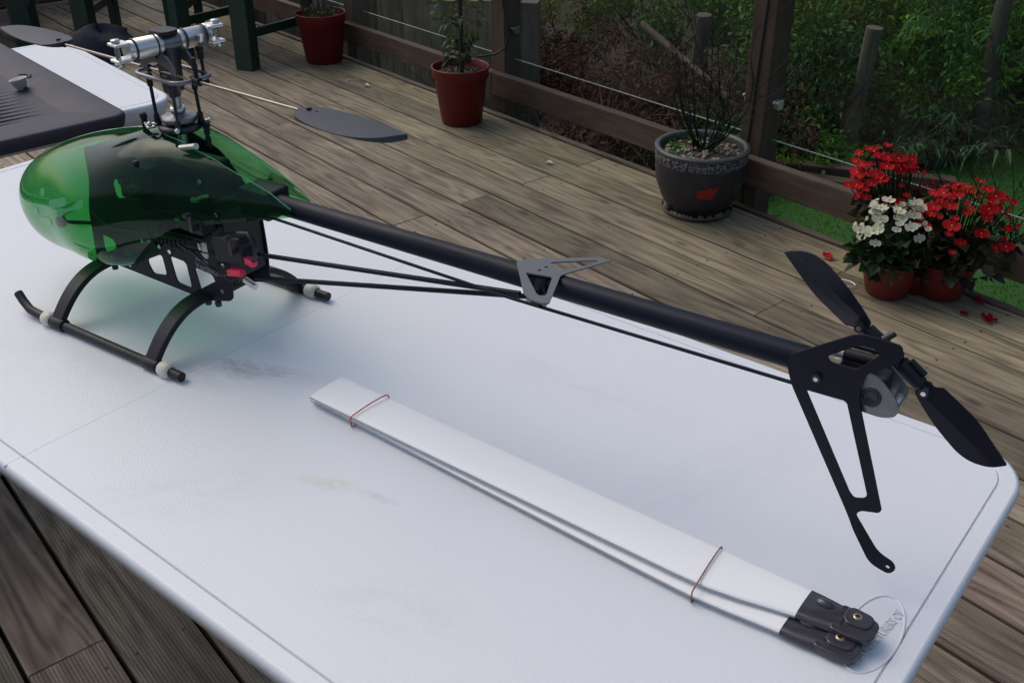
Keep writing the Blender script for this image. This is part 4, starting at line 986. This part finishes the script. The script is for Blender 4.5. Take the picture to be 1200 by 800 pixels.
# ================================================================== MAIN ROTOR BLADES (bundled on the table)
def rotor_blade(label, root, tip, z, zr, le, te, te_root, le_root):
    t_ = thing('rotor_blade', label, 'rotor blade', (root[0], root[1], .73+zr), 0, 'pair of banded main rotor blades')
    d = Vector((tip[0]-root[0], tip[1]-root[1], 0)); L = d.length; t_.rotation_euler = (0, math.atan2(zr-z, L), math.atan2(d.y, d.x))
    C_ = .055; K = 18
    def foil(x, c_, y0, th):
        # leading edge away from the camera (-y), sharp trailing edge at +y
        pts = []
        for k in range(K+1):
            q = (k/K)**1.3; pts.append((x, -y0+c_*q, th*.5*(1.35*q**.33*(1-q)**.42)+.0004))
        for k in range(K, 0, -1):
            q = (k/K)**1.3; pts.append((x, -y0+c_*q, -th*.34*(1.35*q**.33*(1-q)**.42)-.0006))
        return pts
    def loft(xs, cs, y0s, ths, name, m):
        mm = MB(); rows = [foil(x, c2, y0, th) for x, c2, y0, th in zip(xs, cs, y0s, ths)]; n_ = len(rows[0])
        mm.add([p for r_ in rows for p in r_], [(i*n_+j, i*n_+(j+1) % n_, (i+1)*n_+(j+1) % n_, (i+1)*n_+j) for i in range(len(rows)-1) for j in range(n_)], True)
        mm.add(rows[0], [tuple(range(n_))]); mm.add(rows[-1], [tuple(reversed(range(n_)))]); return mm.build(name, m, t_)
    xs = [.047, .07, .10, .13, .17, .3, .5, L-.004, L]
    tr = np.interp(xs, [.047, .07, .10, .13, .17], [te_root, te_root+(te-te_root)*.28, te_root+(te-te_root)*.66, te_root+(te-te_root)*.93, te]); lr = np.interp(xs, [.047, .13], [le_root, le])
    loft(xs, list(tr+lr), list(lr), [.0105, .0095, .0082, .0075, .007, .007, .007, .007, .006], 'blade_skin', 'blade_white')
    ws = [.010, .022, .036, .0475]
    wt = np.array([te_root-.003, te_root-.001, te_root+.0004, te_root+.0006]); wl = np.array([le_root-.003, le_root-.001, le_root+.0002, le_root+.0006])
    loft(ws, list(wt+wl), list(wl), [.0150, .0130, .0118, .0110], 'root_wrap', 'blade_root')
    a1, b1 = -(le_root-.004), te_root-.004
    ro = rpoly([(-.019, a1+.004), (-.004, a1), (.016, a1), (.016, b1), (-.004, b1), (-.019, b1-.004)], [.009, .008, .003, .003, .008, .009], 6)
    link('root_grip', plate_mesh(ro, [ell(0.0, 0, .0021, .0021, 12)], .0085, lambda u_, v2, w2: Vector((u_, v2, w2*(1-.22*abs(v2)/.016)+.0008)), .0012), 'blade_root', t_)
    rg = rpoly([(-.013, -.0075), (.006, -.0090), (.010, -.005), (.010, .006), (.006, .0110), (-.013, .009)], [.006, .006, .005, .005, .006, .006], 5)
    link('grip_pad', plate_mesh(rg, [ell(0.0, 0, .0021, .0021, 12)], .0105, XY(.0010), .0012), 'blade_root', t_)
    mm = MB(); mm.lathe([(.0020, .0082), (.0038, .0086), (.0044, .0070)], (0, 0, 0), 18); mm.build('eyelet', 'brass', t_)
    mm = MB(); mm.lathe([(.0001, .0079), (.0021, .0079)], (0, 0, 0), 14); mm.build('bolt_hole', 'wire', t_)
    m = MB(); ring = []
    for a_, b_, z_ in ((.009, .005, .0060), (.0065, .003, .0085), (.002, .001, .0092)):
        ring += [(.030+a_*math.cos(6.283*k/16), .000+b_*math.sin(6.283*k/16), z_) for k in range(16)]
    m.add(ring, [(i*16+k, i*16+(k+1) % 16, (i+1)*16+(k+1) % 16, (i+1)*16+k) for i in range(2) for k in range(16)]+[tuple(range(32, 48))], True); m.build('wrap_ridge', 'blade_root', t_)
    e = MB(); ex = list(xs); ev = []
    for x_, y_ in zip(ex, tr): ev += [(x_, y_-.0010, -.0012), (x_, y_+.0003, -.0012), (x_, y_+.0003, .0007), (x_, y_-.0010, .0007)]
    e.add(ev, [(i*4+j, i*4+(j+1) % 4, (i+1)*4+(j+1) % 4, (i+1)*4+j) for i in range(len(ex)-1) for j in range(4)]+[(0, 1, 2, 3), tuple(len(ev)-4+j for j in (3, 2, 1, 0))])
    e.build('trailing_edge', 'blade_edge', t_)
    return t_
rotor_blade('upper white rotor blade with dark root grip, lying on top of the banded pair', (.8545, .3590), (.182, .3425), .0128, .0150, .0135, .0440, .0270, .0125)
rotor_blade('lower white rotor blade with dark root grip, under the other and nearer the camera', (.850, .3340), (.180, .3350), .0048, .0068, .0170, .0328, .0225, .0140)
def band(label, x, tilt, m, xx=0):
    # loop hugging both blades
    y0, y1 = x[1], x[3]; pts = []
    a = Vector((x[0], x[1], 0)); b = Vector((x[2], x[3], 0)); sv_ = [(0, .003), (.0, .0155), (.05, .0170), (.30, .0190), (.55, .0202), (.80, .0202), (.95, .0190), (.995, .0155), (1.0, .012), (.99, .003), (.5, .0012), (.02, .0016), (0, .004)]
    for t_, z in sv_: q = a.lerp(b, t_); pts.append((q.x, q.y, .73+z))
    sm2 = []
    for i in range(len(pts)-1):
        for k in range(4): sm2.append(Vector(pts[i]).lerp(Vector(pts[i+1]), k/4))
    return tag(MB().tube(sm2+[sm2[0]], .0008, 6, False).build('rubber_band', m), label, 'rubber band')
band('red rubber band round the tip end of the white blades', (.2575, .2970, .2605, .3585), 0, 'band_red')
band('brown rubber band round the root end of the white blades', (.719, .2990, .711, .3715), 0, 'band_brown')

# ================================================================== TRAY, BOWL ON THE SECOND TABLE
ty = thing('storage_tray', 'charcoal plastic tray with ribbed centre lying over the end of the second table', 'tray', (-.972, .800, .733), R(-9.5))
# local: -x runs to far end, -y runs out of frame
def tray_part():
    X0, X1, Y0, Y1, Rc = -1.35, .0, -1.6, .0, .035
    def rr_(ins, z):
        p = []; r_ = max(Rc-ins, .006); S = 6
        for cx, cy, a0 in ((X1-Rc, Y0+Rc, -90), (X1-Rc, Y1-Rc, 0), (X0+Rc, Y1-Rc, 90), (X0+Rc, Y0+Rc, 180)):
            for k in range(S+1): a = R(a0+90*k/S); p.append((cx+r_*math.cos(a)*(1 if Rc > ins else 1)+(0 if ins <= Rc else (ins-Rc)*(-1 if cx > -.5 else 1)), cy+r_*math.sin(a)+(0 if ins <= Rc else (ins-Rc)*(-1 if cy > -.5 else 1)), z))
        return p
    rings = [rr_(.004, -.018), rr_(-.001, .002), rr_(.0, .008), rr_(.003, .0115), rr_(.010, .012), rr_(.105, .0125), rr_(.112, .0075)]
    n_ = len(rings[0]); m = MB(); m.add([p for r_ in rings for p in r_], [(i*n_+j, i*n_+(j+1) % n_, (i+1)*n_+(j+1) % n_, (i+1)*n_+j) for i in range(len(rings)-1) for j in range(n_)], True)
    m.add(rings[-1], [tuple(range(n_))])
    m.build('tray_shell', 'tray', ty)
tray_part()
rbm = MB().box((0, 0, 0), (.009, 1.36, .004), taper=.8).mesh('tray_rib')
rbm2 = rbm
for i in range(40):
    o = link('tray_rib', rbm2, 'tray', ty); o.location = (-.115-i*.0275, -.80, .0092)
hd = MB(); hd.tube([(-.47, -.075, .0125), (-.46, -.062, .0145), (-.44, -.058, .0145), (-.425, -.068, .0125)], .004, 8, flat=.5); hd.build('handle_notch', 'tray', ty)
bw = MB(); bw.lathe([(.0001, .0), (.010, .0), (.013, .002), (.019, .020), (.0205, .022), (.0185, .0215), (.012, .004), (.0001, .003)], (0, 0, 0), 24)
o = bw.build('small_pot', 'bowl'); o.location = (-1.340, .752, .7445); o.rotation_euler = (R(6), R(-8), 0); tag(o, 'tiny off white plastic pot standing on the charcoal tray', 'pot')
for q in ((-1.13, .915), (-1.10, .925), (-1.17, .90)):
    m = MB(); m.lathe([(.0001, .0012), (.004, .0006), (.005, 0)], (0, 0, 0), 8)

# ================================================================== POTS AND PLANTS
def pot_profile(rt, rb, h, rim=.012, th=.003):
    return [(.0001, .002), (rb-.004, .002), (rb, .006), (rb+(rt-rb)*.80-.002, h*.80), (rt-.001, h*.82), (rt, h-rim), (rt+.003, h-.003), (rt+.003, h), (rt-.002, h+.001), (rt-th-.002, h-.002), (rt-th-.006, h-.035)]
def red_pot(label, loc, rt, rb, h, soil_r):
    t_ = thing('plant_pot', label, 'plant pot', loc, 0, 'round red plastic pots by the railing')
    MB().lathe(pot_profile(rt, rb, h), (0, 0, 0), 48).build('pot_wall', 'red_pot', t_)
    m = MB(); K = 24; rings = [(rt*f_, h-.030+rng.uniform(-.003, .004)) for f_ in (.93, .7, .45, .2, .001)]
    m.lathe(rings, (0, 0, 0), K); m.build('soil', 'soil', t_)
    gr = MB()
    for _ in range(60):
        a, q = rng.uniform(0, 6.28), rt*.85*math.sqrt(rng.random()); gr.box((q*math.cos(a), q*math.sin(a), h-.026), (.007, .006, .006), Matrix.Rotation(a, 3, 'Z'))
    tag(gr.build('soil_lump', 'soil', t_), kind='stuff')
    return t_
red_pot('red plastic pot holding a leafy stem, nearest the glazed pot', (-1.865, 2.880, .002), .123, .089, .245, 0)
red_pot('red plastic pot farther away, beside the dark green chair leg', (-3.095, 3.185, .002), .130, .094, .250, 0)
# leafy stem plant in first pot
pl = thing('potted_plant', 'single thick stem with pale green leaves growing in the middle red pot', 'plant', (-1.862, 2.885, .215), 0)
m = MB(); m.tube([(0, 0, 0), (.004, 0, .12), (-.002, .004, .26), (.004, 0, .42), (0, 0, .6)], [.010, .009, .009, .008, .006], 10)
for k in range(9): a = rng.uniform(0, 6.28); z = rng.uniform(.15, .55); m.tube([(0, 0, z), (.05*math.cos(a), .05*math.sin(a), z+.03), (.10*math.cos(a), .10*math.sin(a), z+.04)], [.004, .003, .002], 6)
m.build('stem', 'bark', pl)
P = []; D = []
for k in range(260):
    a = rng.uniform(0, 6.28); z = rng.uniform(.13, .62); q = rng.uniform(.01, .12)*(1 if z > .17 else .5); P.append((q*math.cos(a), q*math.sin(a), z)); D.append((math.cos(a), math.sin(a), rng.gauss(0, .5)))
V, F = leaves(P, D, nr.uniform(.025, .055, len(P)), nr.uniform(.012, .026, len(P)), .15, .3); tag(link('foliage', np_mesh('foliage', V, F), 'leaf_pot', pl), kind='stuff')
P = []; D = []
for k in range(60):
    a = rng.uniform(0, 6.28); z = rng.uniform(.05, .15); q = rng.uniform(.0, .06); P.append((q*math.cos(a), q*math.sin(a), z)); D.append((math.cos(a), math.sin(a), rng.gauss(-.1, .5)))
V, F = leaves(P, D, nr.uniform(.025, .045, len(P)), nr.uniform(.018, .03, len(P)), .15, .3); tag(link('lower_leaves', np_mesh('lower_leaves', V, F), 'leaf_deep', pl), kind='stuff')
pl = thing('potted_plant', 'short brownish plant with a pale stem in the far red pot', 'plant', (-3.09, 3.19, .22), 0)
m = MB(); m.tube([(.03, -.02, 0), (.035, -.01, .10), (.045, 0, .3)], [.009, .008, .006], 8); m.tube([(-.03, .02, 0), (-.05, .02, .12), (-.06, .0, .3)], [.006, .005, .004], 8); m.build('stem', 'twig', pl)
P = []; D = []
for k in range(170):
    a = rng.uniform(0, 6.28); q = rng.uniform(.0, .095); P.append((q*math.cos(a), q*math.sin(a), rng.uniform(.005, .05))); D.append((math.cos(a)*.6, math.sin(a)*.6, rng.uniform(.1, .9)))
V, F = leaves(P, D, nr.uniform(.02, .045, len(P)), nr.uniform(.008, .016, len(P)), .15, .4); tag(link('foliage', np_mesh('foliage', V, F), 'leaf_pot', pl), kind='stuff')
# glazed pot with saucer
gp_ = thing('glazed_pot', 'dark blue grey glazed pot with speckled rim band and red leaf motif, on a saucer', 'plant pot', (-.560, 2.660, .002))
RT = .158
MB().lathe([(.0001, .012), (.096, .012), (.104, .018), (.128, .055), (.150, .110), (.1572, .158), (.1580, .192)], (0, 0, 0), 56).build('pot_wall', 'glaze', gp_)
MB().lathe([(.1582, .192), (.1600, .195), (.1605, .222), (.1590, .226)], (0, 0, 0), 56).build('rim_band', 'glaze_rim', gp_)
MB().lathe([(.1590, .226), (.1635, .229), (.1640, .236), (.160, .240), (.150, .2405), (.144, .237), (.142, .228), (.141, .19)], (0, 0, 0), 56).build('pot_lip', 'glaze_lip', gp_)
MB().lathe([(.142, .212), (.1, .216), (.05, .214), (.0001, .216)], (0, 0, 0), 30).build('soil', 'soil', gp_)
m = MB()
for _ in range(150):
    a, q = rng.uniform(0, 6.28), .132*math.sqrt(rng.random()); rr2 = rng.uniform(.004, .011); n_ = 7
    cx, cy, cz = q*math.cos(a), q*math.sin(a), .216+rr2*.35; sq = rng.uniform(.6, 1)
    m.lathe([(.0001, rr2*.65), (rr2*.7*sq, rr2*.45), (rr2, 0), (rr2*.7, -rr2*.4), (.0001, -rr2*.5)], (cx, cy, cz), n_, rot=Matrix.Rotation(rng.uniform(-.4, .4), 3, 'X'))
tag(m.build('pebble_topping', 'pebble', gp_), kind='stuff')
# red motif on the side facing the camera
va = math.atan2(-.3466-2.66, 1.0267+.560)+R(12)
blob = [(-.027, -.004), (-.020, .010), (-.006, .012), (.004, .018), (.012, .014), (.025, .020), (.021, .008), (.016, -.002), (.018, -.012), (.006, -.018), (-.008, -.014), (-.020, -.015)]
m = MB(); ring = []
for uu, vv in rpoly([(a_*1.45, b_*1.35) for a_, b_ in blob], .004, 3):
    z = .118+vv; rad = float(np.interp(z, [.06, .115, .16], [.135, .152, .1575]))+.0009; ring.append((rad*math.cos(va+uu/.15), rad*math.sin(va+uu/.15), z))
rad = .1535; m.add(ring+[(rad*math.cos(va), rad*math.sin(va), .118)], [(i, (i+1) % len(ring), len(ring)) for i in range(len(ring))], True); m.build('leaf_motif', 'glaze_red', gp_)
o = MB().lathe([(.0001, .002), (.108, .002), (.122, .010), (.127, .020), (.1235, .021), (.118, .012), (.105, .006), (.0001, .006)], (0, 0, -.001), 48).build('pot_saucer', 'saucer')
o.location = (-.560, 2.660, 0); tag(o, 'brown saucer with gritty edge under the glazed pot', 'saucer')
m = MB()
for k in range(70):
    a = rng.uniform(0, 6.28); q = rng.uniform(.108, .119); m.box((q*math.cos(a), q*math.sin(a), .016+rng.uniform(0, .004)), (.008, .007, .007), Matrix.Rotation(a, 3, 'Z'))
tag(m.build('grit', 'pebble', o), kind='stuff')
# needle plant
np_ = thing('needle_plant', 'dark spiky broom like plant with thin upright stems in the glazed pot', 'plant', (-.555, 2.665, .215))
m = MB(); P = []; D = []
for k in range(19):
    a = rng.uniform(0, 6.28); q = rng.uniform(0, .035); sp = rng.uniform(.02, .26); bend = rng.gauss(0, .05); bend2 = rng.gauss(0, .04); hh = rng.uniform(.28, .62)
    pts = [Vector((q*math.cos(a)+sp*math.cos(a)*(t_/6)**1.5+bend*math.sin(t_*.9), q*math.sin(a)+sp*math.sin(a)*(t_/6)**1.5+bend2*math.sin(t_*.8), hh*t_/6)) for t_ in range(7)]
    m.tube(pts, [.0028-.00036*t_ for t_ in range(7)], 5, False)
    for t_ in range(34):
        u_ = rng.uniform(.12, 1); j = min(int(u_*6), 5); p_ = pts[j].lerp(pts[j+1], u_*6-j); dr = (pts[j+1]-pts[j]).normalized(); P.append(tuple(p_)); D.append(tuple(dr+Vector((rng.gauss(0, .35), rng.gauss(0, .35), .1))))
m.build('stem', 'needle', np_); V, F = leaves(P, D, nr.uniform(.03, .06, len(P)), .0018, .1, .05); tag(link('foliage', np_mesh('foliage', V, F), 'needle', np_), kind='stuff')
m = MB()
for az, sp, hh in ((.15, .34, .34), (.5, .40, .5), (-.2, .30, .25), (2.9, .24, .3)):
    m.tube([Vector((sp*math.cos(az)*(t_/7)**1.2, sp*math.sin(az)*(t_/7)**1.2, hh*t_/7)) for t_ in range(8)], [.003-.0003*t_ for t_ in range(8)], 5, False)
m.build('long_stem', 'needle', np_)
P = []; D = []
for k in range(60):
    a = rng.uniform(2.3, 4.6); q = rng.uniform(.08, .13); P.append((q*math.cos(a), q*math.sin(a), rng.uniform(.0, .02))); D.append((rng.gauss(0, .6), rng.gauss(0, .6), .6))
V, F = leaves(P, D, .022, .012, .1, .2); tag(link('weed_leaves', np_mesh('weed_leaves', V, F), 'leaf_green', np_), kind='stuff')

# trefoil planter with begonias
tp_ = thing('flower_planter', 'brick red three lobed plastic planter standing near the deck edge with begonias', 'planter', (.268, 2.525, .002), 0)
LOB = {'front': (-.060, -.070), 'right': (.070, .020), 'back': (-.045, .075)}
for k_, (lx, ly) in LOB.items():
    rt, rb, h = .086, .060, .115
    m = MB(); m.lathe([(.0001, .002), (rb-.006, .002), (rb, .006), (rb+.012, .05), (rt-.006, .085), (rt, h-.008), (rt+.004, h-.004), (rt+.003, h), (rt-.002, h), (rt-.005, h-.006), (rt-.008, h-.03)], (lx, ly, 0), 40); m.build('pot_lobe', 'brick_pot', tp_)
    MB().lathe([(rt-.007, h-.022), (.04, h-.018), (.0001, h-.014)], (lx, ly, 0), 20).build('soil', 'soil', tp_)
MB().lathe([(.0001, .1), (.05, .1), (.05, .004), (.0001, .004)], (-.005, .01, 0), 20).build('planter_core', 'brick_pot', tp_)
def begonia(label, loc, rad, h, petal, leafm, nfl, fl=.019, bias=(0, 0), nleaf=130):
    t_ = thing('begonia_plant', label, 'flowering plant', loc, 0, 'begonias in the red planter')
    P = []; D = []
    for k in range(nleaf):
        a = rng.uniform(0, 6.28); q = rad*math.sqrt(rng.random()); z = h*rng.uniform(.0, .68)*(1-.35*(q/rad)**2); P.append((q*math.cos(a)+bias[0]*z/h, q*math.sin(a)+bias[1]*z/h, z)); D.append((math.cos(a), math.sin(a), rng.gauss(.1, .45)))
    V, F = leaves(P, D, nr.uniform(.03, .052, len(P)), nr.uniform(.028, .045, len(P)), .12, .25); tag(link('foliage', np_mesh('foliage', V, F), leafm, t_), kind='stuff')
    st = MB(); pm_ = None
    # one flower mesh: four rounded petals
    fm = MB()
    for j in range(4):
        a = j*math.pi/2; K = 9; big = 1.15 if j % 2 == 0 else .8; ring = []
        for k in range(K):
            b = 2*math.pi*k/K; u_ = .55+.50*math.cos(b); v2 = .46*math.sin(b)*big; ring.append((fl*big*(u_*math.cos(a)-v2*math.sin(a)), fl*big*(u_*math.sin(a)+v2*math.cos(a)), fl*.25*(u_**2)+.001*(j % 2)))
        fm.add(ring+[(fl*.5*big*math.cos(a), fl*.5*big*math.sin(a), fl*.02)], [(k, (k+1) % K, K) for k in range(K)], True)
    fm = fm.mesh('flower'); cmh = MB().lathe([(.0001, .004), (.002, .0035), (.003, .001)], (0, 0, .001), 8).mesh('stamen')
    for k in range(nfl):
        a = rng.uniform(0, 6.28); el = rng.uniform(.05, 1.)
        q = rad*1.05*math.cos(el*1.35)**.8; z = h*(.45+.55*math.sin(el*1.45))*rng.uniform(.86, 1.08)
        p = Vector((q*math.cos(a)*rng.uniform(.75, 1.1)+bias[0]*z/h, q*math.sin(a)*rng.uniform(.75, 1.1)+bias[1]*z/h, z))
        st.tube([(p.x*.25, p.y*.25, h*.05), (p.x*.7, p.y*.7, z*.6), tuple(p)], [.0022, .0018, .0012], 5, False)
        o = link('flower', fm, petal, t_); o.location = p; nrm_ = (Vector((math.cos(a)*math.cos(el), math.sin(a)*math.cos(el), .55+math.sin(el)))+Vector((.5, -.75, .2))*.5+Vector((rng.gauss(0, .3), rng.gauss(0, .3), 0)))
        o.rotation_mode = 'QUATERNION'; o.rotation_quaternion = nrm_.to_track_quat('Z', 'Y'); s_ = rng.choice([rng.uniform(.40, .75), rng.uniform(.7, 1.2)]); o.scale = (s_, s_, s_)
        o2 = link('stamen', cmh, 'yellow', o); o2.scale = (.6, .6, .6) if petal == 'petal_red' else (1, 1, 1)
    st.build('stem', 'leaf_begonia_dark' if petal == 'petal_red' else 'leaf_begonia', t_)
begonia('white flowered begonia in the front lobe of the red planter', (.195, 2.455, .10), .102, .182, 'petal_white', 'leaf_begonia', 62, .0175, nleaf=200)
begonia('red flowered begonia at the back left, tallest behind the white one', (.175, 2.605, .10), .118, .268, 'petal_red', 'leaf_begonia_dark', 92, .0195, (-.085, .0), 190)
begonia('red flowered begonia in the right lobe of the planter', (.345, 2.545, .10), .138, .232, 'petal_red', 'leaf_begonia_dark', 88, .0195, (.02, .01), 190)

m = MB()
for _ in range(130):
    d, n_ = rng.uniform(-4.5, .6), rng.choice([rng.uniform(1.2, 2.6), N0-rng.randint(0, 9)*PITCH+rng.gauss(0, .008)]); s2 = rng.uniform(.0015, .005); a = rng.uniform(0, 6.28); c_ = dn(d, n_, .0016)
    m.add([c_+Vector((s2*math.cos(a), s2*math.sin(a), 0)), c_+Vector((-s2*.5*math.sin(a), s2*.5*math.cos(a), s2*.4)), c_+Vector((-s2*math.cos(a), -s2*math.sin(a), .0003)), c_+Vector((s2*.5*math.sin(a), -s2*.5*math.cos(a), .0002))], [(0, 1, 2, 3)])
tag(m.build('deck_debris', 'twig'), 'fine crumbs and leaf scraps scattered over the deck boards', 'debris', kind='stuff')
# fallen blooms, leaves and a metal ring on the deck
def bloom(label, loc, s_, mt='petal_red'):
    m = MB()
    for j in range(5):
        a = j*1.257+rng.random(); K = 7; ring = []
        for k in range(K): b = 6.283*k/K; u_ = .6+.5*math.cos(b); v2 = .42*math.sin(b); ring.append((s_*(u_*math.cos(a)-v2*math.sin(a)), s_*(u_*math.sin(a)+v2*math.cos(a)), .004+s_*rng.uniform(.05, .55)*u_))
        m.add(ring+[(s_*.4*math.cos(a), s_*.4*math.sin(a), .004)], [(k, (k+1) % K, K) for k in range(K)], True)
    o = m.build('fallen_bloom', mt); o.location = (loc[0], loc[1], .001); tag(o, label, 'flower', 'fallen red blooms on the deck')
bloom('fallen red bloom nearest the deck edge, right of the planter', (.448, 2.564), .020)
bloom('largest fallen red bloom, right of the planter on the board behind', (.502, 2.472), .023)
bloom('small fallen red bloom between the planter and the larger one', (.437, 2.460), .014)
bloom('fallen red bloom left of the planter towards the railing', (-.030, 2.575), .021)
bloom('fallen red bloom beside the tail blade tip', (-.045, 2.520), .017)
bloom('fallen red bloom almost touching the tail blade edge', (-.010, 2.505), .015)
m = MB(); m.tube([(.030*math.cos(a), .012*math.sin(a), .004+.004*math.sin(a)) for a in np.linspace(0, 6.0, 24)], .0022, 6)
o = m.build('metal_ring', 'silver'); o.location = (.093, 2.43, .003); tag(o, 'thin silvery ring lying on the deck left of the planter', 'ring')
def dead_leaf(label, loc, s_, rz):
    V, F = leaves([(0, 0, .003)], [(1, 0, .15)], s_, s_*.6, .3, .1, np.array([[0, 0, 1.]])); o = link('fallen_leaf', np_mesh('fallen_leaf', V, F), 'bowl'); o.location = (loc[0], loc[1], .002); o.rotation_euler = (0, 0, rz); tag(o, label, 'leaf')
dead_leaf('pale dead leaf on the deck between the middle red pot and the glazed pot', (-1.262, 2.690), .040, .3)
dead_leaf('pale curled leaf on the deck just right of the far red pot', (-2.60, 2.985), .045, .2)
dead_leaf('tiny pale leaf scrap on the deck left of the other curled leaf', (-2.72, 2.99), .022, 1.2)

# ================================================================== GARDEN CHAIRS (upper left)
def slab(name, m, a, b, wd, dp, parent):
    """straight timber from a to b, section wd x dp"""
    a, b = Vector(a), Vector(b); d = b-a; q = d.to_track_quat('Z', 'Y').to_matrix()
    o = MB().box((a+b)/2, (wd, dp, d.length), q).build(name, m, parent); bevel(o, .004); return o
def chair(label, loc, rz):
    t_ = thing('garden_chair', label, 'chair', loc, rz, 'dark green garden chairs')
    for x in (-.25, .25):
        slab('leg', 'green_paint', (x, -.22, 0), (x*.98, -.20, .62), .10, .075, t_); slab('leg', 'green_paint', (x, .23, 0), (x*.98, .25, .95), .05, .045, t_)
        slab('stretcher', 'green_paint', (x, -.20, .17), (x, .22, .17), .022, .045, t_); slab('armrest', 'green_paint', (x, -.26, .635), (x, .27, .635), .03, .06, t_)
    slab('seat_rail', 'green_paint', (-.24, -.21, .38), (.24, -.21, .38), .07, .022, t_); slab('seat_rail', 'green_paint', (-.24, .22, .38), (.24, .22, .38), .07, .022, t_)
    for k in range(6):
        o = MB().box((0, -.20+k*.078, .428), (.52, .066, .018)).build('seat_slat', 'seat_green', t_); bevel(o, .003)
    for k in range(5): slab('back_slat', 'green_paint', (-.17+k*.085, .245, .45), (-.17+k*.085, .262, .92), .05, .014, t_)
    slab('back_rail', 'green_paint', (-.25, .26, .93), (.25, .26, .93), .06, .028, t_)
    return t_
chair('dark green chair with its leg beside the far red pot', (-3.555, 3.04, 0), R(4))
chair('dark green chair with pale seat behind the white second table', (-4.295, 2.91, 0), R(39))
chair('dark green chair farthest left in shadow behind the table end', (-4.98, 2.30, 0), R(55))
# slumped navy bag on the deck between the chairs
m = MB(); K = 20; J = 9; vs = []
for j in range(J+1):
    ph = math.pi/2*j/J
    for k in range(K):
        a = 2*math.pi*k/K; wob = 1+.12*math.sin(3*a+j)+.08*math.sin(7*a+2*j); vs.append((.30*math.cos(ph)*math.cos(a)*wob, .20*math.cos(ph)*math.sin(a)*wob, .20*math.sin(ph)*(1+.15*math.sin(2*a))))
m.add(vs, [(j*K+k, j*K+(k+1) % K, (j+1)*K+(k+1) % K, (j+1)*K+k) for j in range(J) for k in range(K)], True)
o = m.build('cloth_bag', 'navy'); o.location = (-4.08, 2.50, 0); o.rotation_euler = (0, 0, R(40)); o.scale = (.75, .7, .8); tag(o, 'slumped navy blue bag on the deck between the dark green chairs', 'bag')
